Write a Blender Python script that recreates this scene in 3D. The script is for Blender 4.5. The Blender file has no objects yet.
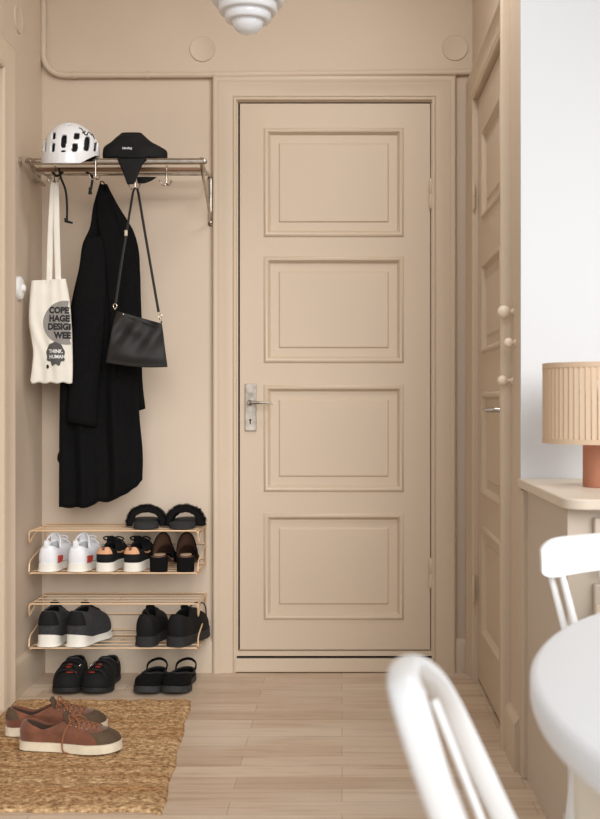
import bpy, bmesh, math, random
from mathutils import Vector, Matrix
from mathutils.bvhtree import BVHTree

SC = bpy.context.scene
COL = SC.collection
PI = math.pi
random.seed(7)

# ------------------------------------------------------------------ camera
F = 1120.0; VX = 342.0; VY = 402.0; CZ = 1.084
cam_d = bpy.data.cameras.new('camera')
cam = bpy.data.objects.new('camera', cam_d); COL.objects.link(cam)
cam.location = (0, 0, CZ); cam.rotation_euler = (PI/2, 0, 0)
cam_d.sensor_fit = 'VERTICAL'; cam_d.sensor_height = 36.0
cam_d.lens = F/819*36.0
cam_d.shift_x = (300-VX)/819; cam_d.shift_y = (VY-409.5)/819
cam_d.clip_start = 0.05
cam_d.dof.use_dof = True; cam_d.dof.focus_distance = 4.25; cam_d.dof.aperture_fstop = 6.0
SC.camera = cam

# ------------------------------------------------------------------ light
world = bpy.data.worlds.new('world'); SC.world = world; world.use_nodes = True
bg = world.node_tree.nodes['Background']
bg.inputs[0].default_value = (.985, 0.995, 1.0, 1); bg.inputs[1].default_value = 0.72

def area(name, loc, target, sx, sy, power, col):
    d = bpy.data.lights.new(name, 'AREA'); d.shape = 'RECTANGLE'; d.size = sx; d.size_y = sy
    d.energy = power; d.color = col
    o = bpy.data.objects.new(name, d); COL.objects.link(o); o.location = loc
    o.rotation_euler = (Vector(target)-Vector(loc)).to_track_quat('-Z', 'Y').to_euler()
    return o
sun_d = bpy.data.lights.new('soft_daylight', 'SUN'); sun_d.energy = 2.45; sun_d.angle = math.radians(42); sun_d.color = (1, 1, 1)
sun = bpy.data.objects.new('soft_daylight', sun_d); COL.objects.link(sun)
sun.rotation_euler = Vector((-.34, 1, -.42)).to_track_quat('-Z', 'Y').to_euler()
area('hall_fill_light', (.12, 3.22, 2.98), (-.95, 3.75, 0.3), .5, .5, 15, (1, .985, .965))  # added unseen fill that brightens the hall, not a real fixture
area('side_window_daylight', (2.6, 1.3, 1.75), (-1.2, 4.2, 1.35), 1.1, 1.4, 8, (0.97, 0.99, 1))

vs = SC.view_settings
vs.view_transform = 'Standard'; vs.look = 'None'; vs.gamma = 1; vs.use_curve_mapping = False
vs.exposure = 0.02

# ------------------------------------------------------------------ helpers
def P(px, py, Y):
    return Vector(((px-VX)*Y/F, Y, CZ-(py-VY)*Y/F))

def lin(c):
    return tuple(((v/255/12.92) if v/255 <= 0.04045 else ((v/255+0.055)/1.055)**2.4) for v in c)+(1,)

def mat(name, rgb, rough=0.5, metal=0.0, noise=None, bump=None, spec=0.5, coat=0.0, sheen=0.0):
    """rgb 0..255 sRGB; noise=(scale, amount, stretch); bump=(scale, strength)"""
    m = bpy.data.materials.new(name); m.use_nodes = True
    nt = m.node_tree; b = nt.nodes['Principled BSDF']
    b.inputs['Base Color'].default_value = lin(rgb)
    b.inputs['Roughness'].default_value = rough; b.inputs['Metallic'].default_value = metal
    b.inputs['Specular IOR Level'].default_value = spec
    b.inputs['Coat Weight'].default_value = coat
    b.inputs['Sheen Weight'].default_value = sheen
    tc = nt.nodes.new('ShaderNodeTexCoord')
    if noise:
        n = nt.nodes.new('ShaderNodeTexNoise'); n.inputs['Scale'].default_value = noise[0]
        n.inputs['Detail'].default_value = 5
        mp = nt.nodes.new('ShaderNodeMapping')
        if len(noise) > 2: mp.inputs['Scale'].default_value = noise[2]
        nt.links.new(tc.outputs['Object'], mp.inputs[0]); nt.links.new(mp.outputs[0], n.inputs['Vector'])
        r = nt.nodes.new('ShaderNodeValToRGB')
        c = lin(rgb); a = noise[1]
        r.color_ramp.elements[0].color = tuple(v*(1-a) for v in c[:3])+(1,)
        r.color_ramp.elements[1].color = tuple(min(1, v*(1+a)) for v in c[:3])+(1,)
        r.color_ramp.elements[0].position = 0.3; r.color_ramp.elements[1].position = 0.7
        nt.links.new(n.outputs['Fac'], r.inputs[0]); nt.links.new(r.outputs[0], b.inputs['Base Color'])
    if bump:
        n = nt.nodes.new('ShaderNodeTexNoise'); n.inputs['Scale'].default_value = bump[0]
        n.inputs['Detail'].default_value = 4
        bp = nt.nodes.new('ShaderNodeBump'); bp.inputs['Strength'].default_value = bump[1]
        bp.inputs['Distance'].default_value = 0.002
        nt.links.new(tc.outputs['Object'], n.inputs['Vector'])
        nt.links.new(n.outputs['Fac'], bp.inputs['Height']); nt.links.new(bp.outputs[0], b.inputs['Normal'])
    return m

TAN = (205, 183, 156)
M = {}
M['wall'] = mat('tan_wall_paint', (206, 188, 168), 0.6, noise=(2.0, 0.03), bump=(60, 0.10))
M['wood_paint'] = mat('tan_satin_paint', (203, 185, 163), 0.45, noise=(3.0, 0.02, (1, 1, .3)), bump=(90, 0.12))
M['cab_paint'] = mat('greige_paint', (200, 187, 171), 0.5, bump=(80, 0.08))
M['worktop'] = mat('pale_birch_laminate', (214, 200, 182), 0.45, noise=(6, 0.05, (1, 8, 1)))
M['white_wall'] = mat('white_wall_paint', (210, 211, 213), 0.7, bump=(50, 0.08))
M['ceiling'] = mat('white_ceiling_paint', (225, 220, 212), 0.8)
M['gap'] = mat('dark_gap', (30, 24, 20), 0.9)
M['chrome'] = mat('aged_chrome', (190, 183, 174), 0.22, 1.0, noise=(30, 0.2))
M['nickel'] = mat('worn_nickel', (168, 160, 150), 0.45, 1.0, noise=(40, 0.3), bump=(40, .3))
M['brass_wire'] = mat('brass_coloured_wire', (222, 190, 154), 0.35, 0.25)
M['bar_wood'] = mat('brown_lacquered_bar', (142, 110, 84), 0.35)
M['helmet_white'] = mat('glossy_white_shell', (228, 229, 232), 0.25, coat=.3)
M['black_foam'] = mat('black_foam', (18, 18, 19), 0.9)
M['black_cloth'] = mat('black_wool', (13, 13, 14), 0.95, noise=(70, .25), bump=(300, .4), spec=.15)
M['black_knit'] = mat('black_nylon', (14, 14, 15), 0.75, bump=(250, .3), spec=.3)
M['black_leather'] = mat('black_pebbled_leather', (25, 23, 22), 0.58, bump=(420, .9))
M['black_webbing'] = mat('black_webbing', (17, 17, 18), 0.8)
M['canvas'] = mat('cream_cotton_canvas', (226, 220, 208), 0.9, noise=(14, .05), bump=(500, .35))
M['print_grey'] = mat('grey_dot_print', (138, 134, 129), 0.9, noise=(900, .25))
M['print_dark'] = mat('dark_grey_print', (82, 80, 78), 0.9)
M['print_black'] = mat('black_print', (38, 37, 37), 0.9)
M['white_print'] = mat('white_print', (228, 228, 228), 0.7)
M['gold'] = mat('pale_gold_metal', (206, 194, 172), 0.25, 1.0)
M['sole_dark'] = mat('dark_sole_rubber', (32, 32, 33), 0.8)
M['fur'] = mat('black_faux_fur', (16, 15, 15), 0.95, spec=.2)
M['black_rubber'] = mat('black_rubber', (24, 24, 25), 0.7)
M['grey_rubber'] = mat('charcoal_rubber', (46, 46, 47), 0.75)
M['shoe_black'] = mat('black_shoe_fabric', (15, 15, 16), 0.8, bump=(300, .4), spec=.3)
M['shoe_suede_black'] = mat('black_suede', (15, 14, 15), 0.95, bump=(200, .3), spec=.15)
M['shoe_dark_grey'] = mat('charcoal_knit_fabric', (50, 50, 52), 0.9, noise=(120, .3), bump=(300, .5))
M['shoe_white'] = mat('white_knit_fabric', (226, 227, 230), 0.8, bump=(260, .5))
M['sole_white'] = mat('off_white_rubber', (228, 223, 212), 0.6)
M['sole_cream'] = mat('cream_rubber_sole', (220, 208, 184), 0.65, noise=(30, .08))
M['red'] = mat('coral_red_rubber', (205, 62, 44), 0.55)
M['tan_leather'] = mat('tan_leather', (206, 152, 112), 0.6)
M['brown_lining'] = mat('brown_leather_lining', (92, 64, 48), 0.65)
M['dark_lining'] = mat('black_shoe_lining', (12, 11, 11), 0.95, spec=.1)
M['light_lining'] = mat('white_shoe_lining', (180, 180, 182), 0.95)
M['insole_tan'] = mat('beige_insole', (178, 150, 124), 0.8)
M['brown_suede'] = mat('rust_brown_suede', (114, 69, 48), 0.95, noise=(22, .32), bump=(180, .6), sheen=.3)
M['dark_suede'] = mat('dark_brown_suede', (84, 66, 50), 0.95, noise=(26, .25), bump=(180, .5))
M['brown_sock'] = mat('dark_brown_lining', (66, 50, 38), 0.95)
M['lace_brown'] = mat('brown_cotton_lace', (140, 92, 62), 0.9)
M['eyelet'] = mat('eyelet_metal', (200, 190, 175), 0.3, 1.0)
M['white_plastic'] = mat('white_plastic', (238, 238, 238), 0.35)
M['glass_white'] = mat('opal_white_glass', (232, 234, 238), 0.12, coat=.4)
M['chair_white'] = mat('white_lacquer', (236, 236, 236), 0.3)
M['table_white'] = mat('white_table_top', (233, 234, 236), 0.45)
M['table_leg'] = mat('cream_painted_wood', (226, 216, 200), 0.5)
M['shade'] = mat('tan_lamp_paper', (208, 182, 154), 0.7)
M['terracotta'] = mat('terracotta_ceramic', (180, 120, 94), 0.6, noise=(30, .06))
M['peg_wood'] = mat('pale_painted_wood', (222, 205, 184), 0.45)
M['pull'] = mat('grey_metal_pull', (120, 120, 124), 0.35, 1.0)

def floor_mat():
    m = bpy.data.materials.new('oak_strip_floor'); m.use_nodes = True
    nt = m.node_tree; b = nt.nodes['Principled BSDF']
    b.inputs['Roughness'].default_value = 0.42
    tc = nt.nodes.new('ShaderNodeTexCoord')
    br = nt.nodes.new('ShaderNodeTexBrick')
    br.inputs['Scale'].default_value = 1.0
    br.inputs['Brick Width'].default_value = 0.82; br.inputs['Row Height'].default_value = 0.098
    br.inputs['Mortar Size'].default_value = 0.0011; br.inputs['Mortar Smooth'].default_value = 0.3
    br.inputs['Bias'].default_value = 0.0
    br.offset = 0.37; br.offset_frequency = 2
    br.inputs['Color1'].default_value = (0, 0, 0, 1); br.inputs['Color2'].default_value = (1, 1, 1, 1)
    br.inputs['Mortar'].default_value = (0.5, 0.5, 0.5, 1)
    nt.links.new(tc.outputs['Object'], br.inputs['Vector'])
    ramp = nt.nodes.new('ShaderNodeValToRGB')
    ramp.color_ramp.elements[0].color = lin((190, 166, 142)); ramp.color_ramp.elements[1].color = lin((213, 193, 171))
    nt.links.new(br.outputs['Color'], ramp.inputs[0])
    def noise(scale, stretch, detail=6):
        mp = nt.nodes.new('ShaderNodeMapping'); mp.inputs['Scale'].default_value = stretch
        n = nt.nodes.new('ShaderNodeTexNoise'); n.inputs['Scale'].default_value = scale; n.inputs['Detail'].default_value = detail
        nt.links.new(tc.outputs['Object'], mp.inputs[0]); nt.links.new(mp.outputs[0], n.inputs['Vector'])
        return n
    def mixin(prev, fac_node, dark, lo, hi, amt):
        r = nt.nodes.new('ShaderNodeMapRange'); r.inputs[1].default_value = lo; r.inputs[2].default_value = hi
        r.inputs[3].default_value = 0; r.inputs[4].default_value = amt
        nt.links.new(fac_node.outputs['Fac'], r.inputs[0])
        mx = nt.nodes.new('ShaderNodeMix'); mx.data_type = 'RGBA'; mx.blend_type = 'MIX'
        nt.links.new(r.outputs[0], mx.inputs[0]); nt.links.new(prev, mx.inputs[6]); mx.inputs[7].default_value = lin(dark)
        return mx.outputs[2]
    c = ramp.outputs[0]
    c = mixin(c, noise(3.0, (1.0, 14, 1)), (150, 112, 82), .50, .72, .45)     # long grain streaks
    c = mixin(c, noise(9.0, (1.2, 30, 1)), (132, 102, 80), .55, .75, .35)     # fine grain
    c = mixin(c, noise(1.6, (1, 1.6, 1), 3), (212, 200, 186), .48, .70, .55)  # worn, bleached patches
    mort = nt.nodes.new('ShaderNodeMix'); mort.data_type = 'RGBA'
    ml = nt.nodes.new('ShaderNodeMath'); ml.operation = 'MULTIPLY'; ml.inputs[1].default_value = 0.55
    nt.links.new(br.outputs['Fac'], ml.inputs[0]); nt.links.new(ml.outputs[0], mort.inputs[0])
    nt.links.new(c, mort.inputs[6]); mort.inputs[7].default_value = lin((96, 76, 60))
    nt.links.new(mort.outputs[2], b.inputs['Base Color'])
    bp = nt.nodes.new('ShaderNodeBump'); bp.inputs['Strength'].default_value = 0.25; bp.inputs['Distance'].default_value = 0.001
    bp.invert = True
    nt.links.new(br.outputs['Fac'], bp.inputs['Height']); nt.links.new(bp.outputs[0], b.inputs['Normal'])
    return m
M['floor'] = floor_mat()

def rug_mat():
    m = bpy.data.materials.new('braided_jute'); m.use_nodes = True
    nt = m.node_tree; b = nt.nodes['Principled BSDF']; b.inputs['Roughness'].default_value = 0.95
    b.inputs['Specular IOR Level'].default_value = .1
    tc = nt.nodes.new('ShaderNodeTexCoord')
    mp = nt.nodes.new('ShaderNodeMapping'); mp.inputs['Scale'].default_value = (1, 1.7, 1)
    n = nt.nodes.new('ShaderNodeTexNoise'); n.inputs['Scale'].default_value = 62; n.inputs['Detail'].default_value = 6
    n.inputs['Roughness'].default_value = .7
    nt.links.new(tc.outputs['Object'], mp.inputs[0]); nt.links.new(mp.outputs[0], n.inputs['Vector'])
    r = nt.nodes.new('ShaderNodeValToRGB')
    e = r.color_ramp.elements
    e[0].position = .34; e[0].color = lin((104, 76, 50)); e[1].position = .68; e[1].color = lin((232, 203, 160))
    x = e.new(.5); x.color = lin((182, 146, 106))
    nt.links.new(n.outputs['Fac'], r.inputs[0])
    n2 = nt.nodes.new('ShaderNodeTexNoise'); n2.inputs['Scale'].default_value = 2.5
    mp2 = nt.nodes.new('ShaderNodeMapping'); mp2.inputs['Scale'].default_value = (.5, 6, 1)
    nt.links.new(tc.outputs['Object'], mp2.inputs[0]); nt.links.new(mp2.outputs[0], n2.inputs['Vector'])
    mx = nt.nodes.new('ShaderNodeMix'); mx.data_type = 'RGBA'; mx.blend_type = 'MULTIPLY'
    mr = nt.nodes.new('ShaderNodeMapRange'); mr.inputs[1].default_value = .45; mr.inputs[2].default_value = .7; mr.inputs[4].default_value = .5
    nt.links.new(n2.outputs['Fac'], mr.inputs[0]); nt.links.new(mr.outputs[0], mx.inputs[0])
    nt.links.new(r.outputs[0], mx.inputs[6]); mx.inputs[7].default_value = lin((205, 165, 120))
    nt.links.new(mx.outputs[2], b.inputs['Base Color'])
    bp = nt.nodes.new('ShaderNodeBump'); bp.inputs['Strength'].default_value = .9; bp.inputs['Distance'].default_value = .004
    nt.links.new(n.outputs['Fac'], bp.inputs['Height']); nt.links.new(bp.outputs[0], b.inputs['Normal'])
    return m
M['rug'] = rug_mat()

# --- object plumbing
def thing(name, label, cat, loc=(0, 0, 0), rotz=0, group=None):
    o = bpy.data.objects.new(name, None); COL.objects.link(o)
    o.empty_display_size = .05
    o.location = loc; o.rotation_euler = (0, 0, rotz); o['label'] = label; o['category'] = cat
    if group: o['group'] = group
    return o

def obj(name, bm, m, parent=None, smooth=True, world=True, label=None, bevel=0, angle=40):
    """link bm as one object; world=True: verts are in world coords and get shifted to the root's origin"""
    bmesh.ops.recalc_face_normals(bm, faces=bm.faces)
    if parent is not None and world:
        r = parent
        off = Vector(r.location)
        while r.parent is not None:
            r = r.parent; off += Vector(r.location)
        bmesh.ops.translate(bm, verts=bm.verts, vec=-off)
    me = bpy.data.meshes.new(name); bm.to_mesh(me); bm.free()
    o = bpy.data.objects.new(name, me); COL.objects.link(o)
    mats = m if isinstance(m, (list, tuple)) else [m]
    for k in mats: me.materials.append(M[k])
    if smooth:
        for p in me.polygons: p.use_smooth = True
        try: me.set_sharp_from_angle(angle=math.radians(angle))
        except Exception: pass
    if bevel:
        b = o.modifiers.new('bevel', 'BEVEL'); b.width = bevel; b.segments = 2; b.limit_method = 'ANGLE'
    if parent is not None: o.parent = parent
    if label: o['label'] = label
    return o

def solo(name, bm, m, label, cat, group=None, **k):
    o = obj(name, bm, m, None, **k); o['label'] = label; o['category'] = cat
    if group: o['group'] = group
    return o

def struct(name, bm, m, parent=None, **k):
    o = obj(name, bm, m, parent, **k)
    if parent is None: o['kind'] = 'structure'
    return o

def dup(root, loc=None, rotz=None, label=None):
    r = root.copy(); COL.objects.link(r)
    if loc is not None: r.location = loc
    if rotz is not None: r.rotation_euler = (0, 0, rotz)
    if label: r['label'] = label
    for ch in list(root.children):
        c = ch.copy(); COL.objects.link(c); c.parent = r
        for g in list(ch.children):
            d = g.copy(); COL.objects.link(d); d.parent = c
    return r

def NB(): return bmesh.new()

def box(bm, x0, x1, y0, y1, z0, z1):
    v = [bm.verts.new((x, y, z)) for x in (x0, x1) for y in (y0, y1) for z in (z0, z1)]
    for f in ((0, 1, 3, 2), (4, 6, 7, 5), (0, 4, 5, 1), (2, 3, 7, 6), (0, 2, 6, 4), (1, 5, 7, 3)):
        bm.faces.new([v[i] for i in f])

def frames(pts, closed=False):
    n = len(pts); T = []
    for i in range(n):
        a = pts[(i-1) % n] if (closed or i > 0) else pts[i]
        b = pts[(i+1) % n] if (closed or i < n-1) else pts[i]
        t = (b-a); T.append(t.normalized() if t.length > 1e-9 else Vector((0, 0, 1)))
    up = Vector((0, 0, 1)) if abs(T[0].z) < .9 else Vector((0, 1, 0))
    N = [(up - T[0]*up.dot(T[0])).normalized()]
    for i in range(1, n):
        v = N[-1] - T[i]*N[-1].dot(T[i])
        N.append(v.normalized() if v.length > 1e-6 else N[-1])
    return T, N

def tube(bm, pts, r, seg=10, closed=False, caps=True, flat=None, up=None):
    """sweep; r number or list; flat=(a,b) elliptical semi-axes; up fixes the section's first axis"""
    pts = [Vector(p) for p in pts]; T, N = frames(pts, closed)
    rings = []
    for i, p in enumerate(pts):
        n = N[i]
        if up is not None:
            u = Vector(up[i]) if isinstance(up, list) else Vector(up)
            n = (u - T[i]*u.dot(T[i])).normalized()
        b = T[i].cross(n)
        rr = r[i] if isinstance(r, (list, tuple)) else r
        fa, fb = flat if flat else (1, 1)
        if isinstance(fa, (list, tuple)): fa, fb = flat[i]
        rings.append([bm.verts.new(p + n*(math.cos(2*PI*k/seg)*rr*fa) + b*(math.sin(2*PI*k/seg)*rr*fb)) for k in range(seg)])
    m = len(rings)
    for i in range(m if closed else m-1):
        a, c = rings[i], rings[(i+1) % m]
        for k in range(seg):
            bm.faces.new((a[k], a[(k+1) % seg], c[(k+1) % seg], c[k]))
    if caps and not closed:
        bm.faces.new(rings[0]); bm.faces.new(rings[-1])
    return rings

def lathe(bm, prof, c=(0, 0, 0), axis='z', seg=32):
    """prof: list of (r, h); axis z, x or y"""
    c = Vector(c); rings = []
    for r, h in prof:
        ring = []
        for k in range(seg):
            a = 2*PI*k/seg; u, v = math.cos(a)*r, math.sin(a)*r
            p = {'z': (u, v, h), 'x': (h, u, v), 'y': (u, h, v)}[axis]
            ring.append(bm.verts.new(c+Vector(p)))
        rings.append(ring)
    for a, b in zip(rings, rings[1:]):
        for k in range(seg): bm.faces.new((a[k], a[(k+1) % seg], b[(k+1) % seg], b[k]))
    if prof[0][0] > 1e-6: bm.faces.new(rings[0])
    if prof[-1][0] > 1e-6: bm.faces.new(rings[-1])

def sphere(bm, c, r, seg=20, sc=(1, 1, 1)):
    mtx = Matrix.Translation(Vector(c)) @ Matrix.Diagonal((r*sc[0], r*sc[1], r*sc[2], 1))
    bmesh.ops.create_uvsphere(bm, u_segments=seg, v_segments=max(8, seg//2), radius=1, matrix=mtx)

def spline(pts, n, closed=False):
    """Catmull-Rom through pts, n samples evenly spaced in arc length"""
    pts = [Vector(p) for p in pts]; L = len(pts); out = []
    segs = L if closed else L-1
    for i in range(segs):
        p1, p2 = pts[i], pts[(i+1) % L]
        p0 = pts[(i-1) % L] if (closed or i > 0) else p1*2-p2
        p3 = pts[(i+2) % L] if (closed or i < L-2) else p2*2-p1
        for k in range(16):
            t = k/16
            out.append(.5*((2*p1)+(p2-p0)*t+(2*p0-5*p1+4*p2-p3)*t*t+(3*p1-p0-3*p2+p3)*t**3))
    out.append(pts[0].copy() if closed else pts[-1].copy())
    d = [0]
    for a, b in zip(out, out[1:]): d.append(d[-1]+(b-a).length)
    tot = d[-1]; res = []; j = 0
    for k in range(n):
        s = tot*k/(n if closed else n-1)
        while j < len(d)-2 and d[j+1] < s: j += 1
        f = (s-d[j])/max(1e-9, d[j+1]-d[j]); res.append(out[j].lerp(out[j+1], min(1, max(0, f))))
    return res

def curve1(tab, x):
    """smooth interpolation through (x, value) pairs"""
    if x <= tab[0][0]: return tab[0][1]
    for (a, va), (b, vb) in zip(tab, tab[1:]):
        if x <= b:
            t = (x-a)/(b-a); t = t*t*(3-2*t); return va+(vb-va)*t
    return tab[-1][1]

def text_mesh(txt, size, bold=.0):
    cu = bpy.data.curves.new('lettering', 'FONT'); cu.body = txt; cu.size = size; cu.offset = bold
    cu.resolution_u = 3
    o = bpy.data.objects.new('lettering', cu)
    me = bpy.data.meshes.new_from_object(o)
    bm = NB(); bm.from_mesh(me)
    bpy.data.objects.remove(o); bpy.data.meshes.remove(me)
    return bm

# =================================================================== SETTING
YB = 4.5; XL = -1.205; XR = .524; YC = 3.279; ZC = 3.05
bm = NB(); box(bm, -1.6, 3.3, -3.0, 4.75, -.1, 0); struct('floor', bm, 'floor', smooth=False)
bm = NB(); box(bm, -1.6, 3.3, 1.5, 4.75, ZC, ZC+.1); struct('ceiling', bm, 'ceiling', smooth=False)
# back wall round the door opening (opening x0..x1, up to zt)
DX0 = (238-VX)/248.9; DX1 = (431-VX)/248.9; DZ0 = CZ-(650-VY)/248.9; DZ1 = CZ+(VY-102)/248.9
bm = NB()
box(bm, -1.4, DX0, YB, YB+.15, 0, ZC); box(bm, DX1, .75, YB, YB+.15, 0, ZC)
box(bm, DX0, DX1, YB, YB+.15, DZ1, ZC); box(bm, DX0, DX1, YB+.06, YB+.15, 0, DZ1)
struct('wall_back', bm, 'wall', smooth=False)
# left wall with a doorway nearer the camera
LD0, LD1, LDZ = 3.10, 3.945, 2.262
bm = NB()
box(bm, XL-.15, XL, LD1, YB, 0, ZC); box(bm, XL-.15, XL, 2.5, LD0, 0, ZC); box(bm, XL-.15, XL, LD0, LD1, LDZ, ZC)
box(bm, XL-.15, XL-.07, LD0, LD1, 0, LDZ)
struct('wall_left', bm, 'wall', smooth=False)
# right wall of the hall, door opening, ends at the white wall's corner
RD0, RD1, RDZ = 3.571, 4.365, 2.262
bm = NB()
box(bm, XR, XR+.15, RD1, YB, 0, ZC); box(bm, XR, XR+.15, YC+.02, RD0, 0, ZC); box(bm, XR, XR+.15, RD0, RD1, RDZ, ZC)
box(bm, XR+.06, XR+.15, RD0, RD1, 0, RDZ)
struct('wall_right', bm, 'wall', smooth=False)
bm = NB(); box(bm, XR, 3.3, YC, YC+.02, 0, ZC); struct('wall_kitchen', bm, 'white_wall', smooth=False)

PROF = [(0, 0), (0, .012), (.004, .016), (.011, .016), (.013, .011), (.016, .016), (.020, .018), (.060, .019), (.064, .022), (.072, .024),
        (.078, .030), (.084, .032), (.090, .030), (.095, .026), (.096, .022), (.096, 0)]
def casing(bm, a0, a1, zt, to, zb=0.0, prof=PROF, bottom=False):
    """U-shaped casing round an opening a0..a1, top zt; to(a, z, h) -> world"""
    rows = []
    for d, h in prof:
        rows.append([bm.verts.new(to(a, z, h)) for a, z in ((a0-d, zb), (a0-d, zt+d), (a1+d, zt+d), (a1+d, zb))])
    for r, s in zip(rows, rows[1:]):
        for k in range(3): bm.faces.new((r[k], r[k+1], s[k+1], s[k]))
    for k in (0, 3): bm.faces.new([r[k] for r in rows])
bm = NB(); casing(bm, DX0-.004, DX1+.002, DZ1+.004, lambda a, z, h: (a, YB-h, z))
tr = struct('trim_1', bm, 'wood_paint')
bm = NB(); casing(bm, RD0, RD1, RDZ, lambda a, z, h: (XR-h, a, z))
struct('trim_2', bm, 'wood_paint')
bm = NB(); casing(bm, LD0, LD1, LDZ, lambda a, z, h: (XL+h, a, z))
struct('trim_3', bm, 'wood_paint')

# ---- panelled door leaves
def panel_door(bm, u0, u1, z0, z1, panels, to):
    """flat face with nested mouldings; panels = list of (pu0, pu1, pz0, pz1); to(u, z, h)"""
    rings = [(0, 0), (.004, .006), (.010, .009), (.017, .007), (.022, -.001), (.028, -.010), (.060, -.010), (.066, -.0045)]
    us = [u0, panels[0][0], panels[0][1], u1]
    zs = [z0]
    for p in sorted(panels, key=lambda q: q[2]): zs += [p[2], p[3]]
    zs.append(z1)
    V = {}
    def v(u, z, h=0):
        k = (round(u, 5), round(z, 5), round(h, 5))
        if k not in V: V[k] = bm.verts.new(to(u, z, h))
        return V[k]
    for i in range(3):
        for j in range(len(zs)-1):
            if i == 1 and j % 2 == 1: continue
            bm.faces.new((v(us[i], zs[j]), v(us[i+1], zs[j]), v(us[i+1], zs[j+1]), v(us[i], zs[j+1])))
    for (a, b, c, d) in panels:
        prev = [v(a, c), v(b, c), v(b, d), v(a, d)]
        for ins, h in rings[1:]:
            cur = [v(a+ins, c+ins, h), v(b-ins, c+ins, h), v(b-ins, d-ins, h), v(a+ins, d-ins, h)]
            for k in range(4): bm.faces.new((prev[k], prev[(k+1) % 4], cur[(k+1) % 4], cur[k]))
            prev = cur
        bm.faces.new(prev)
    T = -.04
    c = [v(u0, z0), v(u1, z0), v(u1, z1), v(u0, z1)]
    b = [v(u0, z0, T), v(u1, z0, T), v(u1, z1, T), v(u0, z1, T)]
    # side strips follow the face's border vertices
    bot = [v(u, z0) for u in us]; top = [v(u, z1) for u in us]; lef = [v(u0, z) for z in zs]; rig = [v(u1, z) for z in zs]
    bm.faces.new(bot+[b[1], b[0]]); bm.faces.new(top+[b[2], b[3]]); bm.faces.new(lef+[b[3], b[0]]); bm.faces.new(rig+[b[2], b[1]])
    bm.faces.new(b)

ux = lambda px: (px-VX)/248.9
uz = lambda py: CZ-(py-VY)/248.9
door1 = thing('door_1', 'tan painted front door with four raised panels', 'door', (ux(334), YB, DZ0)); door1['kind'] = 'structure'
del door1['category']
bm = NB()
pan = [(ux(263.5), ux(404), uz(237), uz(127.5)), (ux(263.5), ux(404), uz(363), uz(256)), (ux(263.5), ux(404), uz(492), uz(384.5)), (ux(263.5), ux(404), uz(620), uz(513))]
panel_door(bm, ux(239.8), ux(430.2), uz(649.8), uz(103.3), pan, lambda u, z, h: (u, YB+.004-h, z))
obj('leaf', bm, 'wood_paint', door1)
bm = NB(); box(bm, DX0, DX1, YB+.045, YB+.059, DZ0-.03, DZ1); obj('rebate', bm, 'gap', door1, smooth=False)
# handle with its long plate
bm = NB(); box(bm, ux(245.2), ux(256.3), YB-.006, YB+.003, uz(430.8), uz(383.8))
hp = obj('lock_plate', bm, 'nickel', door1, bevel=.0015, label='worn nickel back plate')
bm = NB(); hx, hz = ux(250), uz(402.5)
lathe(bm, [(0, -.030), (.006, -.030), (.007, -.020), (.011, -.012), (.012, 0)], (hx, YB-.006, hz), 'y', 16)
tube(bm, [(hx, YB-.045, hz), (hx+.02, YB-.05, hz), (hx+.06, YB-.05, hz-.002), (hx+.085, YB-.05, hz-.003), (hx+.096, YB-.048, hz-.004)], [.0068, .0065, .0045, .0038, .0052], 12)
tube(bm, [(hx, YB-.006, hz), (hx, YB-.05, hz)], .0062, 12)
obj('door_handle', bm, 'nickel', door1, label='nickel lever handle')
bm = NB(); kx, kz = ux(250.4), uz(421.5)
lathe(bm, [(.0045, -.0075), (.0045, -.005)], (kx, YB, kz+.006), 'y', 12); box(bm, kx-.0022, kx+.0022, YB-.0075, YB-.005, kz-.011, kz+.005)
obj('keyhole', bm, 'gap', door1)
for py in (194, 573.5):
    bm = NB(); lathe(bm, [(0, -.064), (.005, -.060), (.0075, -.052), (.0075, -.003), (.006, -.001), (.0075, .001), (.0075, .052), (.005, .060), (0, .064)], (ux(430.6), YB-.008, uz(py)), 'z', 14)
    obj('hinge', bm, 'wood_paint', door1)
# threshold: two boards with dark gaps
bm = NB(); box(bm, ux(234.5), ux(434.5), YB-.012, YB+.05, uz(655.2), uz(650.8)); struct('trim_4', bm, 'wood_paint', smooth=False)
bm = NB(); box(bm, ux(235.5), ux(433.5), YB-.022, YB+.05, 0.004, uz(657.6)); struct('trim_5', bm, 'wood_paint', smooth=False, bevel=.002)
bm = NB(); box(bm, ux(235), ux(434), YB-.006, YB+.05, 0.0, uz(654.6)); struct('trim_6', bm, 'gap', smooth=False)

# right-hand door
door2 = thing('door_2', 'x', 'x', (XR, 3.97, 0)); door2['kind'] = 'structure'; del door2['category']; del door2['label']
bm = NB()
zz = lambda py, Y: CZ-(py-VY)*Y/F
pr = [(3.70, 4.21, .206, .619), (3.70, 4.21, .733, 1.121), (3.70, 4.21, 1.265, 1.606), (3.70, 4.21, 1.767, 2.108)]
panel_door(bm, RD0+.004, RD1-.003, .014, RDZ-.006, pr, lambda u, z, h: (XR+.006-h, u, z))
obj('leaf', bm, 'wood_paint', door2)
bm = NB(); box(bm, XR+.046, XR+.059, RD0, RD1, 0.001, RDZ); obj('rebate', bm, 'gap', door2, smooth=False)
bm = NB(); hy, hz2 = 3.665, 1.058
lathe(bm, [(.013, 0), (.013, -.004), (.008, -.012), (.007, -.04)], (XR+.006, hy, hz2), 'x', 16)
tube(bm, [(XR-.03, hy-.002, hz2), (XR-.05, hy+.006, hz2), (XR-.054, hy+.03, hz2), (XR-.054, hy+.08, hz2), (XR-.05, hy+.115, hz2)], [.008, .0075, .006, .0045, .005], 12)
obj('door_handle', bm, 'chrome', door2, label='chrome lever handle')
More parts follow.
